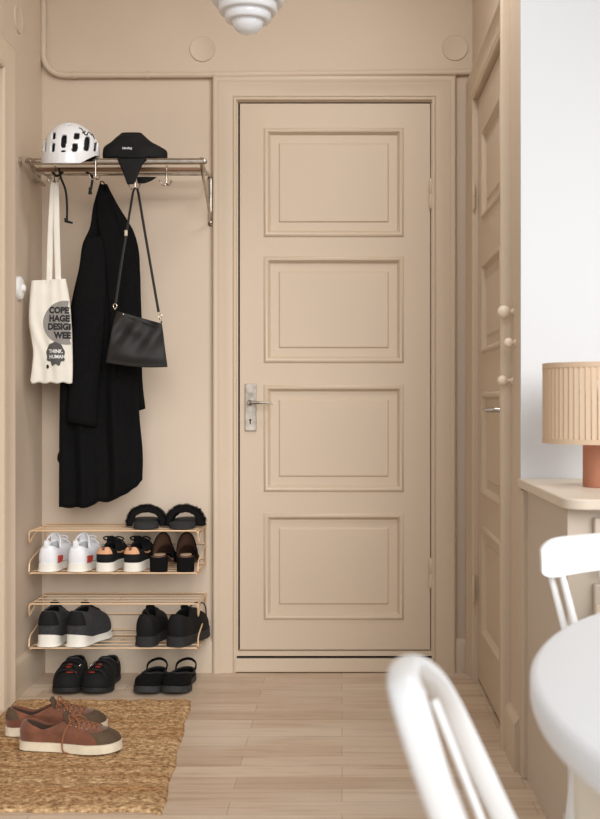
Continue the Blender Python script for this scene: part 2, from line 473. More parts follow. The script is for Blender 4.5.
for (p0, p1) in ((183, 211), (574, 604)):
    zc = zz((p0+p1)/2, 4.355); hh = (p1-p0)/2*4.355/F
    bm = NB(); lathe(bm, [(0, -hh), (.005, -hh+.006), (.0065, -hh+.01), (.0065, -.002), (.0045, 0), (.0065, .002), (.0065, hh-.01), (.005, hh-.006), (0, hh)], (XR-.012, 4.352, zc), 'z', 12)
    obj('hinge', bm, 'wood_paint', door2)
# left-hand door, only its frame edge shows
door3 = thing('door_3', 'x', 'x', (XL, 3.5, 0)); door3['kind'] = 'structure'; del door3['category']; del door3['label']
bm = NB(); panel_door(bm, LD0+.004, LD1-.006, .012, LDZ-.006, [(3.22, 3.82, .2, .95), (3.22, 3.82, 1.15, 2.1)], lambda u, z, h: (XL-.012+h, u, z))
obj('leaf', bm, 'wood_paint', door3)

# baseboards
def base_profile(bm, a0, a1, to, H=.125, T=.018):
    prof = [(0, 0), (T, 0), (T, H-.02), (T-.003, H-.012), (T-.009, H-.005), (T-.012, H), (0, H)]
    A = [bm.verts.new(to(a0, z, h)) for h, z in prof]; B = [bm.verts.new(to(a1, z, h)) for h, z in prof]
    n = len(prof)
    for k in range(n): bm.faces.new((A[k], A[(k+1) % n], B[(k+1) % n], B[k]))
    bm.faces.new(A); bm.faces.new(B)
bm = NB(); base_profile(bm, XL, ux(214), lambda a, z, h: (a, YB-h, z), .135); struct('baseboard_back', bm, 'wood_paint')
bm = NB(); base_profile(bm, ux(455.2), XR-.001, lambda a, z, h: (a, YB-h, z), .135); struct('baseboard_back_right', bm, 'wood_paint')
bm = NB(); base_profile(bm, LD1+.096, YB, lambda a, z, h: (XL+h, a, z), .135); struct('baseboard_left', bm, 'wood_paint')
bm = NB(); base_profile(bm, YC, RD0-.096, lambda a, z, h: (XR-h, a, z), .155, .02); struct('baseboard_right', bm, 'wood_paint')
bm = NB(); box(bm, XR-.006, XR+.02, YC-.062, YC-.001, 0, .83); struct('trim_7', bm, 'wood_paint', smooth=False, bevel=.004)
# shallow picture-rail change of plane: painted edge strip at the far right corner
# painted conduit
r = .0120
pz = CZ+(VY-75.2)/248.9*(1)
pth = [(ux(43.5)+.002, YB-.014, ZC)]
for k in range(9):
    a = PI+k/8*PI/2
    pth.append((ux(43.5)+.002+.085+.085*math.cos(a), YB-.014, uz(76.5)+.085+.085*math.sin(a)))
pth += [(ux(215), YB-.014, uz(76)), (ux(300), YB-.014, uz(75.0)), (ux(454), YB-.014, uz(73.4)), (XR, YB-.014, uz(73))]
pipe = thing('conduit_pipe', 'thin tan painted conduit bending from the left corner and running over the panelled door', 'pipe', (ux(43.5), YB, uz(76)))
bm = NB(); tube(bm, pth, r, 12); obj('pipe_run', bm, 'wall', pipe)
for px in (76, 149, 216, 298, 372.6, 454):
    bm = NB(); z = uz(curve1([(70, 76.4), (215, 76), (300, 75), (454, 73.4)], px))
    tube(bm, [(ux(px)-.006, YB-.014, z), (ux(px)+.006, YB-.014, z)], .0155, 14); obj('clamp', bm, 'wall', pipe)

# round covers
for nm, c, ax, lab in (('a', (ux(202.5), YB, uz(49)), 'y', 'round tan painted wall cover left of the pendant lamp, above the hat rack end'),
                       ('b', (ux(455), YB, uz(48)), 'y', 'round tan painted wall cover high up by the right corner'),
                       ('c', (XL, 4.165, 2.508), 'x', 'round tan painted cover on the left wall above the doorway casing')):
    bm = NB(); s = -1 if ax == 'y' else 1
    lathe(bm, [(.052, 0), (.052, s*.0025), (.050, s*.005), (.047, s*.0035), (.0, s*.004)], c, ax, 40)
    solo('wall_cover', bm, 'wall', lab, 'wall cover', 'round painted wall covers')

# light switch on the left wall
ls = thing('light_switch', 'round white switch on the left wall beside the tote bag', 'light switch', (XL, 4.17, 1.508))
bm = NB(); lathe(bm, [(.044, 0), (.044, .006), (.041, .012), (.030, .016), (0, .017)], (XL, 4.17, 1.508), 'x', 32); obj('cover_plate', bm, 'white_plastic', ls)
bm = NB(); lathe(bm, [(.014, .016), (.013, .024), (.008, .027), (0, .0275)], (XL, 4.17, 1.508), 'x', 20); obj('rocker', bm, 'white_plastic', ls)

# pegs on the right wall
for (y, z, dx, rr, lab) in ((3.432, 1.360, .028, .0205, 'largest round wooden wall peg, topmost of the three by the white wall'),
                            (3.383, 1.263, .021, .0150, 'smallest round wooden wall peg, middle of the three by the white wall'),
                            (3.440, 1.150, .031, .0160, 'round wooden wall peg, lowest of the three by the white wall')):
    t = thing('wall_peg', lab, 'wall peg', (XR, y, z), group='round wooden pegs')
    bm = NB(); sphere(bm, (XR-dx, y, z), rr, 24); obj('knob', bm, 'peg_wood', t)
    bm = NB(); lathe(bm, [(.011, 0), (.010, -.003), (.0055, -.006), (.0055, -dx)], (XR, y, z), 'x', 16); obj('stem', bm, 'peg_wood', t)

# =================================================================== PENDANT LAMP
PY = 3.25; ks = PY/F
pc = P(247.8, 0, PY)
lamp = thing('pendant_lamp', 'white opal glass pendant lamp with stepped rings hanging above the hall', 'pendant lamp', (pc.x, PY, ZC))
bm = NB()
def zr(py): return CZ-(py-VY)*ks
prof = [(0, zr(34.2)), (5*ks, zr(33.8)), (10*ks, zr(31.8)), (14*ks, zr(28)), (16.2*ks, zr(23.5)), (16.4*ks, zr(21)), (17.5*ks, zr(20.6)),
        (20.3*ks, zr(22.4)), (22.6*ks, zr(20.6)), (23.5*ks, zr(16)), (23.5*ks, zr(13)), (25*ks, zr(12.4)), (27.4*ks, zr(13.6)), (29.2*ks, zr(11.6)),
        (30*ks, zr(7)), (30*ks, zr(4)), (31.4*ks, zr(3.6)), (33.6*ks, zr(4.6)), (35.4*ks, zr(2.4)), (36.4*ks, zr(-3)), (36.4*ks, zr(-6)), (38.4*ks, zr(-7)), (41*ks, zr(-11)),
        (43*ks, zr(-20)), (43*ks, zr(-26)), (40*ks, zr(-40)), (30*ks, zr(-50)), (17*ks, zr(-54)), (15*ks, zr(-60)), (0, zr(-60))]
lathe(bm, prof, (pc.x, PY, 0), 'z', 56); obj('glass_shade', bm, 'glass_white', lamp, angle=80)
bm = NB(); lathe(bm, [(.052, zr(-59)), (.052, zr(-66)), (.03, zr(-72)), (.006, zr(-74)), (.006, ZC-.03), (.05, ZC-.02), (.055, ZC)], (pc.x, PY, 0), 'z', 28); obj('fitter', bm, 'nickel', lamp)

# =================================================================== HAT RACK
YF, YM, YK = 4.185, 4.29, 4.40
ZF = CZ+(VY-161.5)*YF/F; ZM = CZ+(VY-169.6)*YM/F; ZK = CZ+(VY-174)*YK/F
RX0, RX1 = XL+.030, -.525
rack = thing('hat_rack', 'chrome tubular wall hat rack holding helmet and hooks', 'hat rack', (-.86, YB, ZF))
bm = NB(); tube(bm, [(RX0, YF, ZF), (RX1, YF, ZF)], .0122, 16); obj('front_rail', bm, 'chrome', rack)
bm = NB(); tube(bm, [(RX0+.01, YM, ZM), (RX1, YM, ZM)], .0085, 14); obj('middle_rail', bm, 'bar_wood', rack, label='brown middle rail')
bm = NB(); tube(bm, [(RX0+.01, YK, ZK), (RX1, YK, ZK)], .0068, 14); obj('rear_rail', bm, 'chrome', rack)
for s, x in (('l', RX0+.006), ('r', RX1)):
    bm = NB()
    tube(bm, [(x, YF, ZF), (x, YM, ZM-.002), (x, YB-.03, ZK+.004), (x, YB-.006, ZK+.004)], .006, 10)
    foot = ZK-.178
    if s == 'r':
        tube(bm, [(x, YF, ZF-.004), (x, YF+.03, ZF-.035), (x, YF+.11, foot+.11), (x, YB-.03, foot+.02), (x, YB-.008, foot)], .0062, 10)
        tube(bm, [(x, YB-.016, ZK+.004), (x, YB-.016, foot)], .0058, 10)
        lathe(bm, [(.013, 0), (.013, -.006), (.008, -.010), (0, -.012)], (x, YB, foot), 'y', 18)
    else:
        tube(bm, [(x, YF, ZF-.004), (x, YM, ZM-.03), (x, YB-.1, ZK-.045)], .006, 10)
        lathe(bm, [(.017, 0), (.017, .008), (0, .010)], (XL, YF, ZF), 'x', 18)
        box(bm, XL, XL+.014, YK-.03, YK+.03, ZK-.03, ZK+.012)
    obj('bracket', bm, 'chrome', rack)
    bm = NB(); tube(bm, [(x-.006, YF, ZF), (x+.008, YF, ZF)], .0145, 18); sphere(bm, (x+(.01 if s == 'r' else -.004), YF, ZF), .0115, 14)
    obj('end_cap', bm, 'chrome', rack)
    if s == 'r':
        bm = NB(); lathe(bm, [(.014, 0), (.014, -.008), (.007, -.012), (0, -.012)], (x, YB, ZK+.004), 'y', 18); obj('wall_fixing', bm, 'chrome', rack)
def hook(x, Y, Z, L, w=.021):
    bm = NB()
    zb = Z-L
    pts = [(x, Y-.012, Z+.002), (x, Y-.006, Z+.013), (x, Y+.006, Z+.013), (x, Y+.012, Z), (x, Y+.008, Z-.012), (x, Y-.004, Z-.018)]
    tube(bm, spline([Vector(p) for p in pts], 16), .0022, 8)
    tube(bm, [(x, Y-.012, Z+.002), (x, Y-.012, zb)], .0026, 8)
    for s in (-1, 1):
        q = [(x, Y-.012, zb+.004), (x+s*.006, Y-.016, zb-.004), (x+s*w*.65, Y-.022, zb-.004), (x+s*w, Y-.026, zb+.009)]
        tube(bm, spline([Vector(p) for p in q], 12), .0026, 8)
        sphere(bm, (x+s*w, Y-.026, zb+.010), .0042, 10)
    return bm
hooks = [(54.5, YM, ZM, 181.5), (95.5, YF, ZF, 178), (135, YM, ZM, 188), (166.5, YM, ZM, 184)]
for px, Y, Z, py in hooks:
    h = hook((px-VX)*(Y-.012)/F, Y, Z, Z-(CZ-(py-VY)*(Y-.02)/F)); obj('hook', h, 'chrome', rack)

# =================================================================== drape builder
def drape(bm, Lc, Rc, Yc, front, back, rows=40, N=40, bottom=None, folds=None, power=.5):
    """Lc, Rc: px outlines from top to bottom (equal parameter); front/back: depth tables over v; folds(u, v) -> forward offset"""
    L = [Vector((a, b, 0)) for a, b in Lc]; R = [Vector((a, b, 0)) for a, b in Rc]
    Ls = spline(L, rows); Rs = spline(R, rows)
    rings = []
    for i in range(rows):
        v = i/(rows-1); F_, B_ = curve1(front, v), curve1(back, v); ring = []
        for side in (0, 1):
            for k in range(N+1):
                if side == 1 and k in (0, N): continue
                u = k/N if side == 0 else 1-k/N
                p = Ls[i].lerp(Rs[i], u); py = p.y+((bottom(u)*v**6) if bottom else 0)
                s = max(0.0, 1-(2*u-1)**2)**power
                if side == 0: Y = Yc-F_*s-(folds(u, v)*min(1, s*2.5) if folds else 0)
                else: Y = Yc+B_*s
                ring.append(bm.verts.new(P(p.x, py, Y if False else Yc)+Vector((0, Y-Yc, 0))))
        rings.append(ring)
    n = len(rings[0])
    for a, b in zip(rings, rings[1:]):
        for k in range(n): bm.faces.new((a[k], a[(k+1) % n], b[(k+1) % n], b[k]))
    for r in (rings[0], rings[-1]):
        for k in range(N):      # cap: pair front vertex k with its partner behind
            fr = lambda j: r[j]
            bk = lambda j: r[0] if j == 0 else (r[N] if j == N else r[n-j])
            q = []
            for v_ in (fr(k), fr(k+1), bk(k+1), bk(k)):
                if v_ not in q: q.append(v_)
            if len(q) > 2: bm.faces.new(q)
    return rings

# ---- coat
cy = 4.30
coat = thing('coat', 'long black wool coat hanging from the hat rack between tote bag and handbag', 'coat', P(100, 185, cy))
bm = NB()
Lc = [(99.5, 184.5), (96, 196), (93, 208), (90, 228), (82.5, 245), (79, 268), (73, 294), (68, 320), (63, 350), (60, 385), (59.3, 420), (59, 465), (58.8, 507)]
Rc = [(107.5, 184.5), (111, 192), (118, 205), (126, 218), (134, 232), (138.8, 250), (140, 268), (141, 300), (141, 340), (138.5, 380), (139.5, 415), (142.8, 452), (142.5, 480)]
def cf(u, v):
    return v*(.013*math.sin(u*17+v*2.0)+.009*math.sin(u*31-v*3+1)) + .006*math.sin(u*9+v*8)
drape(bm, Lc, Rc, cy, [(0, .010), (.15, .026), (.5, .038), (1, .042)], [(0, .008), (.3, .03), (1, .04)], 60, 70,
      bottom=lambda u: curve1([(0, 0), (.2, 5.5), (.38, 9.5), (.48, 7), (.62, 11), (.78, 9), (.9, 5.5), (1, 0)], u), folds=cf, power=.45)
body = obj('coat_body', bm, 'black_cloth', coat, angle=180)
bm = NB()   # near sleeve in front of the body
drape(bm, [(86, 240), (80, 262), (75, 295), (71.5, 340), (69, 385), (67, 421)], [(101, 236), (106, 262), (106, 300), (103, 345), (99, 388), (96.5, 427)], cy-.045,
      [(0, .003), (.2, .022), (1, .030)], [(0, .01), (1, .02)], 30, 26, folds=lambda u, v: .004*math.sin(v*21+u*4)*v)
obj('sleeve', bm, 'black_cloth', coat, angle=180)
bm = NB()   # far sleeve behind, its cuff showing at the right
drape(bm, [(120, 250), (122, 300), (124, 350), (127, 385), (134, 412)], [(136, 245), (141, 300), (142, 345), (142.5, 380), (145.5, 408.5)], cy+.045,
      [(0, .01), (1, .022)], [(0, .01), (1, .02)], 26, 20)
obj('sleeve', bm, 'black_cloth', coat, angle=180)
bm = NB()   # lapel and collar fold
drape(bm, [(98.5, 190), (97, 215), (101, 245), (108, 300), (110, 360)], [(109, 192), (117, 222), (124, 255), (121, 305), (113, 360)], cy-.030,
      [(0, .006), (.4, .014), (1, .010)], [(0, .006), (1, .006)], 26, 16, power=.3)
obj('lapel', bm, 'black_cloth', coat, angle=180)
bm = NB(); tube(bm, spline([P(100.5, 187, cy-.01), P(100.5, 182, cy-.05), P(103, 181.5, cy-.055), P(106, 187, cy-.01)], 14), .0022, 8); obj('hanging_loop', bm, 'black_cloth', coat)
bm = NB(); tube(bm, spline([P(60.5, 451, cy), P(58.6, 455, cy), P(58.4, 460, cy), P(60.5, 463, cy)], 12), .004, 8); obj('belt_loop', bm, 'black_cloth', coat)

# ---- tote bag
ty = 4.215
tote = thing('tote_bag', 'cream cotton tote bag with a grey circle print hanging at left of the coat', 'tote bag', P(52, 185, ty))
bm = NB()
drape(bm, [(31.2, 281), (29.6, 300), (29.2, 322), (31.5, 338), (33.6, 352), (32, 368), (30, 383)], [(66, 279), (69.8, 300), (71.5, 322), (72.3, 338), (72.6, 352), (72.8, 368), (72.4, 383)], ty,
      [(0, .012), (.5, .03), (1, .012)], [(0, .008), (.5, .02), (1, .01)], 50, 60, bottom=lambda u: .7*math.sin(u*22)-(2 if u < .04 else 0),
      folds=lambda u, v: (.011*math.sin(u*9+v*2.2)*(1-v*.3)*max(.25, 1-u*1.6)+.0016*math.sin(u*23-v*6+2*math.sin(v*5))), power=.42)
tb = BVHTree.FromBMesh(bm)
topc = obj('bag_body', bm, 'canvas', tote, angle=180)
bm = NB(); w = (.0105, .0016)
for pts in ([(49.0, 283, 0), (49.5, 270, 0), (50.3, 240, .01), (51.8, 210, .03), (53.3, 185, .050), (54.8, 182.0, .055), (56.0, 186, .05), (56.4, 210, .03), (56.8, 232, .01), (57.6, 262, 0), (58.3, 283, 0)],):
    q = spline([P(a, b, ty+c-.006) for a, b, c in pts], 60)
    tube(bm, q, 1.0, 10, flat=w, up=(1, .25, 0))
obj('handle', bm, 'canvas', tote)
def decal(bm, tree, px, py, sxy, Yref, lift=.0012, shear=0):
    """drop a flat bmesh (x right, y up, in px units) on the surface met from the front"""
    dead = []
    for v in bm.verts:
        q = P(px+v.co.x*sxy, py-v.co.y*sxy, Yref)
        hit = tree.ray_cast(Vector((q.x, Yref-.4, q.z)), Vector((0, 1, 0)), 1.0)
        if hit[0] is None: dead.append(v); v.co = q
        else: v.co = (q.x, hit[0].y-lift, q.z)
    if dead: bmesh.ops.delete(bm, geom=dead, context='VERTS')
def scr_hit(tree, px, py, lift):
    o = Vector((0, 0, CZ)); d = (P(px, py, 4.2)-o).normalized(); h = tree.ray_cast(o, d, 9)
    return (h[0]-d*lift) if h[0] is not None else P(px, py, 4.2)
def disc(bm, r, n=40, rings=8, wob=0):
    prev = [bm.verts.new((0, 0, 0))]
    for i in range(1, rings+1):
        cur = []
        for k in range(n):
            a = 2*PI*k/n; rr = r*i/rings*(1+wob*math.sin(a*9)*(i/rings)*(1 if math.sin(a) < -.3 else .25)); cur.append(bm.verts.new((rr*math.cos(a), rr*math.sin(a), 0)))
        for k in range(n):
            if len(prev) == 1: bm.faces.new((prev[0], cur[k], cur[(k+1) % n]))
            else: bm.faces.new((prev[k], cur[k], cur[(k+1) % n], prev[(k+1) % n]))
        prev = cur
bm = NB(); disc(bm, 22, 60, 14); decal(bm, tb, 67, 323, 1, ty, .0010); obj('round_print', bm, 'print_grey', tote)
bm = NB(); disc(bm, 9.2, 50, 8, .12); bmesh.ops.scale(bm, vec=(1, 1.25, 1), verts=bm.verts); decal(bm, tb, 57, 354, 1, ty, .0016); obj('round_print', bm, 'print_dark', tote, label='small dark grey round print')
def letter_part(parent, m, lines, tree, Y, lift, bold=.02, name='lettering'):
    out = NB()
    for txt, px, py, size, sx in lines:
        t = text_mesh(txt, size, bold*size)
        bmesh.ops.triangulate(t, faces=t.faces)
        bmesh.ops.subdivide_edges(t, edges=t.edges, cuts=1)
        bmesh.ops.scale(t, vec=(sx, 1, 1), verts=t.verts)
        decal(t, tree, px, py, 1, Y, lift)
        me = bpy.data.meshes.new('tmp'); t.to_mesh(me); out.from_mesh(me); bpy.data.meshes.remove(me); t.free()
    return obj(name, out, m, parent, smooth=False)
letter_part(tote, 'print_black', [('COPEN', 50.8, 313.6, 8.6, .86), ('HAGEN', 51, 321.8, 8.6, .86), ('DESIGN', 49.8, 330.0, 8.6, .86), ('WEEK', 56.4, 338.6, 8.6, .86)], tb, ty, .0020, .055)
letter_part(tote, 'white_print', [('THINK.', 50.6, 353.2, 5.0, .86), ('HUMAN', 50.8, 358.6, 5.0, .86)], tb, ty, .0026, .03)
bm = NB(); disc(bm, 1.7, 10, 2); bmesh.ops.scale(bm, vec=(.8, 1.3, 1), verts=bm.verts); decal(bm, tb, 48.8, 366.8, 1, ty, .0016); obj('leaf_print', bm, 'print_black', tote)
bm = NB()
for yy in (367.5, 370.8):
    t = NB(); vs_ = [t.verts.new(p) for p in ((0, 0, 0), (12, 0, 0), (12, .8, 0), (0, .8, 0))]; t.faces.new(vs_); decal(t, tb, 66.5, yy, 1, ty, .0016)
    me = bpy.data.meshes.new('tmp'); t.to_mesh(me); bm.from_mesh(me); t.free(); bpy.data.meshes.remove(me)
obj('line_print', bm, 'print_dark', tote)

# ---- handbag
hy_ = 4.165
bag = thing('handbag', 'small black pebbled leather handbag with long strap hanging over the coat', 'handbag', P(135, 189, hy_))
bm = NB()
drape(bm, [(116.8, 311), (113.5, 322), (109.5, 342), (105.8, 362.5)], [(161.8, 323.5), (163.2, 332), (165.3, 350), (167.6, 367)], hy_,
      [(0, .006), (.35, .020), (.8, .030), (1, .016)], [(0, .004), (.5, .014), (1, .010)], 40, 60, bottom=lambda u: 2.2*math.sin(u*PI),
      folds=lambda u, v: .009*math.sin(u*15+v*7-1)*math.exp(-((v-.40)/.35)**2)+.006*math.sin(u*8-v*9)*(1-v), power=.35)
hb = obj('bag_body', bm, 'black_leather', bag, angle=180)
bm = NB(); tube(bm, spline([P(117.5, 312, hy_-.004), P(124, 315.5, hy_-.008), P(140, 321.5, hy_-.008), P(158.5, 326.6, hy_-.006), P(161.6, 321, hy_)], 30), .0026, 8); obj('zip', bm, 'black_webbing', bag)
for side, (px, py) in (('l', (115, 306)), ('r', (160.2, 316))):
    bm = NB(); c = P(px, py, hy_)
    ring = [(c+Vector((.0065*math.cos(a), 0, .0085*math.sin(a)))) for a in [2*PI*k/16 for k in range(16)]]
    tube(bm, ring, .0016, 8, closed=True); sphere(bm, c+Vector((0, 0, -.011)), .004, 10)
    obj('clasp', bm, 'gold', bag, label='pale gold clasp')
bm = NB(); sphere(bm, P(123.5, 314.3, hy_-.012), .0042, 12); obj('zip_pull', bm, 'gold', bag, label='pale gold zip pull')
bm = NB()
hkY = 4.262
q = spline([P(115.6, 303, hy_), P(121, 266, hy_-.006), P(127.5, 226, hy_+.01), P(132.4, 196, hkY-.02), P(134, 189.5, hkY-.012), P(136, 188.2, hkY-.01), P(138, 191.5, hkY-.016), P(143.5, 224, hy_+.03), P(151, 268, hy_+.01), P(158.6, 312, hy_)], 70)
tube(bm, q, 1.0, 10, flat=(.0052, .0016), up=(1, -.2, .25))
obj('strap', bm, 'black_leather', bag)
bm = NB(); box(bm, *(lambda a, b: (a.x, b.x, hy_+.000, hy_+.006, b.z, a.z))(P(124.4, 230, hy_), P(127.4, 236, hy_)))
obj('strap_slider', bm, 'gold', bag, label='pale gold strap slider', bevel=.001)

# ---- bicycle helmet
hcY = 4.215
hc = P(66.2, 164.3, hcY-.09)
HX = 28.0*(hcY)/F; HH = 46.5*(hcY-.03)/F
helm = thing('bicycle_helmet', 'white bicycle helmet with dark vents on the hat rack', 'helmet', (hc.x, hcY, ZF+.011))
vents = [(45, 145.5, 1.3, 5.8), (53.5, 135.6, 1.9, 3.4), (52.8, 147.4, 2.0, 4.2), (63.6, 141, 2.6, 6.2), (63, 151.2, 2.0, 1.0), (77, 135.8, 2.8, 3.2), (75, 147.4, 2.7, 4.0), (87.4, 143.6, 2.9, 6.8), (96, 147, 1.7, 4.2), (69, 124.4, 2.4, .7)]
def dome(bm, rx, ry, h, zoff, seg, rings, hole=True, cut=True):
    R = []
    for i in range(rings+1):
        t = i/rings; row = []
        for k in range(seg):
            a = 2*PI*k/seg
            ca, sa = math.cos(a), math.sin(a)
            e = max(0.0, 1-(t**2.6))**.5 if t < 1 else 0
            x = rx*ca*e; y = ry*sa*e
            # the rim lifts a little at the right end
            rim = .0
            if cut: rim = .028*max(0, min(1, (x/rx-.55)/.4)) + .006*max(0, -x/rx)*0
            z = rim+(h-rim)*t+.20*(y+ry)*(1-t)
            row.append(bm.verts.new((hc.x+x*(1+.02*(1-t)), hcY-.02+y, zoff+z)))
        R.append(row)
    bm.verts.index_update()
    for i in range(rings):
        for k in range(seg):
            q = (R[i][k], R[i][(k+1) % seg], R[i+1][(k+1) % seg], R[i+1][k])
            if hole:
                c = sum((v.co for v in q), Vector())/4
                px = VX+c.x*F/c.y; py = VY-(c.z-CZ)*F/c.y
                front = c.y < hcY+.01
                hit = False
                for vx, vy, a_, b_ in vents:
                    if front and (abs((px-vx-(vy-py)*.10)/a_/1.1))**4+(abs((py-vy)/b_/1.1))**4 < 1: hit = True; break
                if not front:
                    aa = math.atan2(c.y-hcY, c.x-hc.x)
                    if math.sin(aa*14) > .35 and .25 < i/rings < .8 and not (.48 < i/rings < .56): hit = True
                if hit: continue
            try: bm.faces.new(q)
            except ValueError: pass
    bmesh.ops.remove_doubles(bm, verts=bm.verts, dist=1e-5)
zrim = CZ+(VY-164.3)*(hcY-.115)/F
bm = NB(); dome(bm, HX, .118, HH, zrim, 220, 110); tmp_ = NB(); dome(tmp_, HX, .118, HH, zrim, 80, 40, hole=False); hbvh = BVHTree.FromBMesh(tmp_); tmp_.free()
sh = obj('shell', bm, 'helmet_white', helm)
so = sh.modifiers.new('solid', 'SOLIDIFY'); so.thickness = .009; so.offset = -1
bm = NB(); dome(bm, HX-.016, .100, HH-.016, zrim+.003, 60, 30, hole=False)
obj('padding', bm, 'black_foam', helm)
# small lettering strokes on the crown, wrapped on the shell
bm = NB()
for pts in ([(81.5, 126.5), (84, 127.5), (86, 131), (84.8, 131.5)], [(87.5, 129.5), (86.8, 132.5), (89.3, 133.5), (90.6, 130.8)], [(91, 130.5), (93, 132), (94, 134)], [(94.5, 132.5), (95.8, 135), (97, 137.5)]):
    q = [scr_hit(hbvh, a-2.5, b+1.5, .001) for a, b in pts]
    tube(bm, spline(q, 12), .0024, 6, flat=(1, 1))
obj('crown_lettering', bm, 'print_black', helm)
bm = NB()   # chin straps hanging between the rails
q = spline([P(59, 168, 4.20), P(61, 178, 4.235), P(65.5, 190, 4.235), P(67, 205, 4.235), P(67, 221, 4.235)], 26)
tube(bm, q, 1, 8, flat=(.0042, .0016), up=(1, .1, 0))
tube(bm, spline([P(52, 172, 4.22), P(57, 176, 4.225), P(63, 172, 4.22)], 12), .005, 8)
tube(bm, spline([P(86, 172, 4.225), P(92, 176, 4.225), P(92, 183, 4.225), P(90, 193, 4.225)], 14), 1, 8, flat=(.0048, .002), up=(1, .1, 0))
st = obj('chin_strap', bm, 'black_webbing', helm)
bm = NB(); a = P(66.8, 221.5, 4.235); tube(bm, [a+Vector((-.004, 0, .012)), a+Vector((-.004, 0, .001)), a+Vector((.008, 0, -.002)), a+Vector((.022, 0, -.006))], [.006, .006, .0045, .0035], 8)
obj('buckle', bm, 'black_foam', helm)
bm = NB(); a = P(90, 191, 4.225); tube(bm, [a+Vector((0, 0, .012)), a+Vector((0, 0, .004)), a+Vector((0, 0, -.002)), a+Vector((.001, 0, -.012))], [.006, .0045, .0065, .0075], 8)
obj('buckle', bm, 'black_foam', helm)

# ---- inflatable cycling collar
ac = P(135, 160, 4.24)
air = thing('cycling_collar', 'folded black fabric cycling collar with small white wordmark on the hat rack', 'bicycle collar', (ac.x, 4.25, ZF+.011))
bm = NB()
drape(bm, [(121.5, 133), (112, 142), (104.5, 147.5), (102.6, 153), (102.8, 160)], [(141.5, 133), (151, 141.5), (161, 147), (167, 151.5), (167.6, 160)], 4.262,
      [(0, .012), (.25, .040), (1, .060)], [(0, .010), (.3, .04), (1, .05)], 34, 50, power=.4, folds=lambda u, v: .003*math.sin(u*12)*v)
ab = BVHTree.FromBMesh(bm)
obj('collar', bm, 'black_knit', air, angle=180)
bm = NB()
drape(bm, [(117, 158.5), (120, 166), (123, 173), (127, 184)], [(147, 158.5), (142, 166), (139, 173), (134.5, 184)], 4.165, [(0, .004), (.2, .006), (1, .004)], [(0, .004), (1, .004)], 20, 20, power=.3)
obj('front_flap', bm, 'black_knit', air, angle=180)
bm = NB(); drape(bm, [(118, 156.8), (118, 158.8)], [(147, 156.8), (147, 158.8)], 4.19, [(0, .028), (1, .028)], [(0, .04), (1, .04)], 6, 16, power=.2)
obj('flap_fold', bm, 'black_knit', air, angle=180)
bm = NB(); drape(bm, [(137, 177), (137, 180), (138, 183.5)], [(157, 177), (152, 180.5), (146, 183)], 4.262, [(0, .006), (1, .006)], [(0, .006), (1, .006)], 10, 16)
obj('rear_flap', bm, 'black_knit', air, angle=180)
letter_part(air, 'white_print', [('Hövding', 125.0, 152.4, 3.3, .86)], ab, 4.262, .002, .03, 'wordmark')

# =================================================================== SHOE RACKS
SY0, SY1 = 4.236, 4.485
SX0, SX1 = -1.184, -.545
def make_rack(z_top, z_bot, label):
    t = thing('shoe_rack', label, 'shoe rack', ((SX0+SX1)/2, YB, z_bot), group='wire shoe racks')
    W = .0030
    for nm, z in (('upper_shelf', z_top), ('lower_shelf', z_bot)):
        bm = NB()
        for k in range(5):
            y = SY0+.004+(SY1-SY0-.006)*k/4
            tube(bm, [(SX0+.004, y, z), (SX1-.004, y, z)], W*(1.1 if k in (0, 4) else .72), 8)
        for xx in (SX0+.004, SX1-.004, (SX0+SX1)/2):
            tube(bm, [(xx, SY0+.004, z-.004), (xx, SY1, z-.004)], W*.8, 8)
        obj(nm, bm, 'brass_wire', t)
    for x in (SX0, SX1):
        bm = NB()
        p = [(x, SY1, z_top-.004), (x, SY0+.01, z_top-.002), (x, SY0, z_top-.012), (x, SY0+.002, z_top-.036), (x, SY0+.012, z_top-.046), (x, SY0+.03, z_top-.036), (x, SY0+.105, z_top-.012), (x, SY1, z_top-.006)]
        tube(bm, p, W, 8, closed=True)
        p = [(x, SY1, z_bot-.002), (x, SY0+.01, z_bot-.002), (x, SY0, z_bot+.008), (x, SY0+.004, z_bot+.034), (x, SY0+.02, z_bot+.046), (x, SY0+.16, z_bot+.072), (x, SY1, z_bot+.075)]
        tube(bm, p, W, 8)
        tube(bm, [(x, SY1, z_bot-.002), (x, SY1, z_top)], W, 8)
        obj('side_wire', bm, 'brass_wire', t)
    bm = NB(); z = (z_top+z_bot)/2
    tube(bm, [(SX0, SY1+.005, z), (SX1, SY1+.005, z)], W*.9, 8)
    tube(bm, [(SX0, SY1+.005, z_bot+.02), (SX1, SY1+.005, z_bot+.02)], W*.9, 8)
    for x in (SX0+.08, SX1-.08): lathe(bm, [(.008, 0), (.008, -.010), (0, -.011)], (x, YB, z), 'y', 12)
    obj('back_wire', bm, 'brass_wire', t)
    return t
ZA1, ZA2, ZB1, ZB2 = .596, .436, .319, .152
make_rack(ZA1, ZA2, 'upper brass wire shoe rack, under the coat hem')
make_rack(ZB1, ZB2, 'lower brass wire shoe rack, nearest the floor')

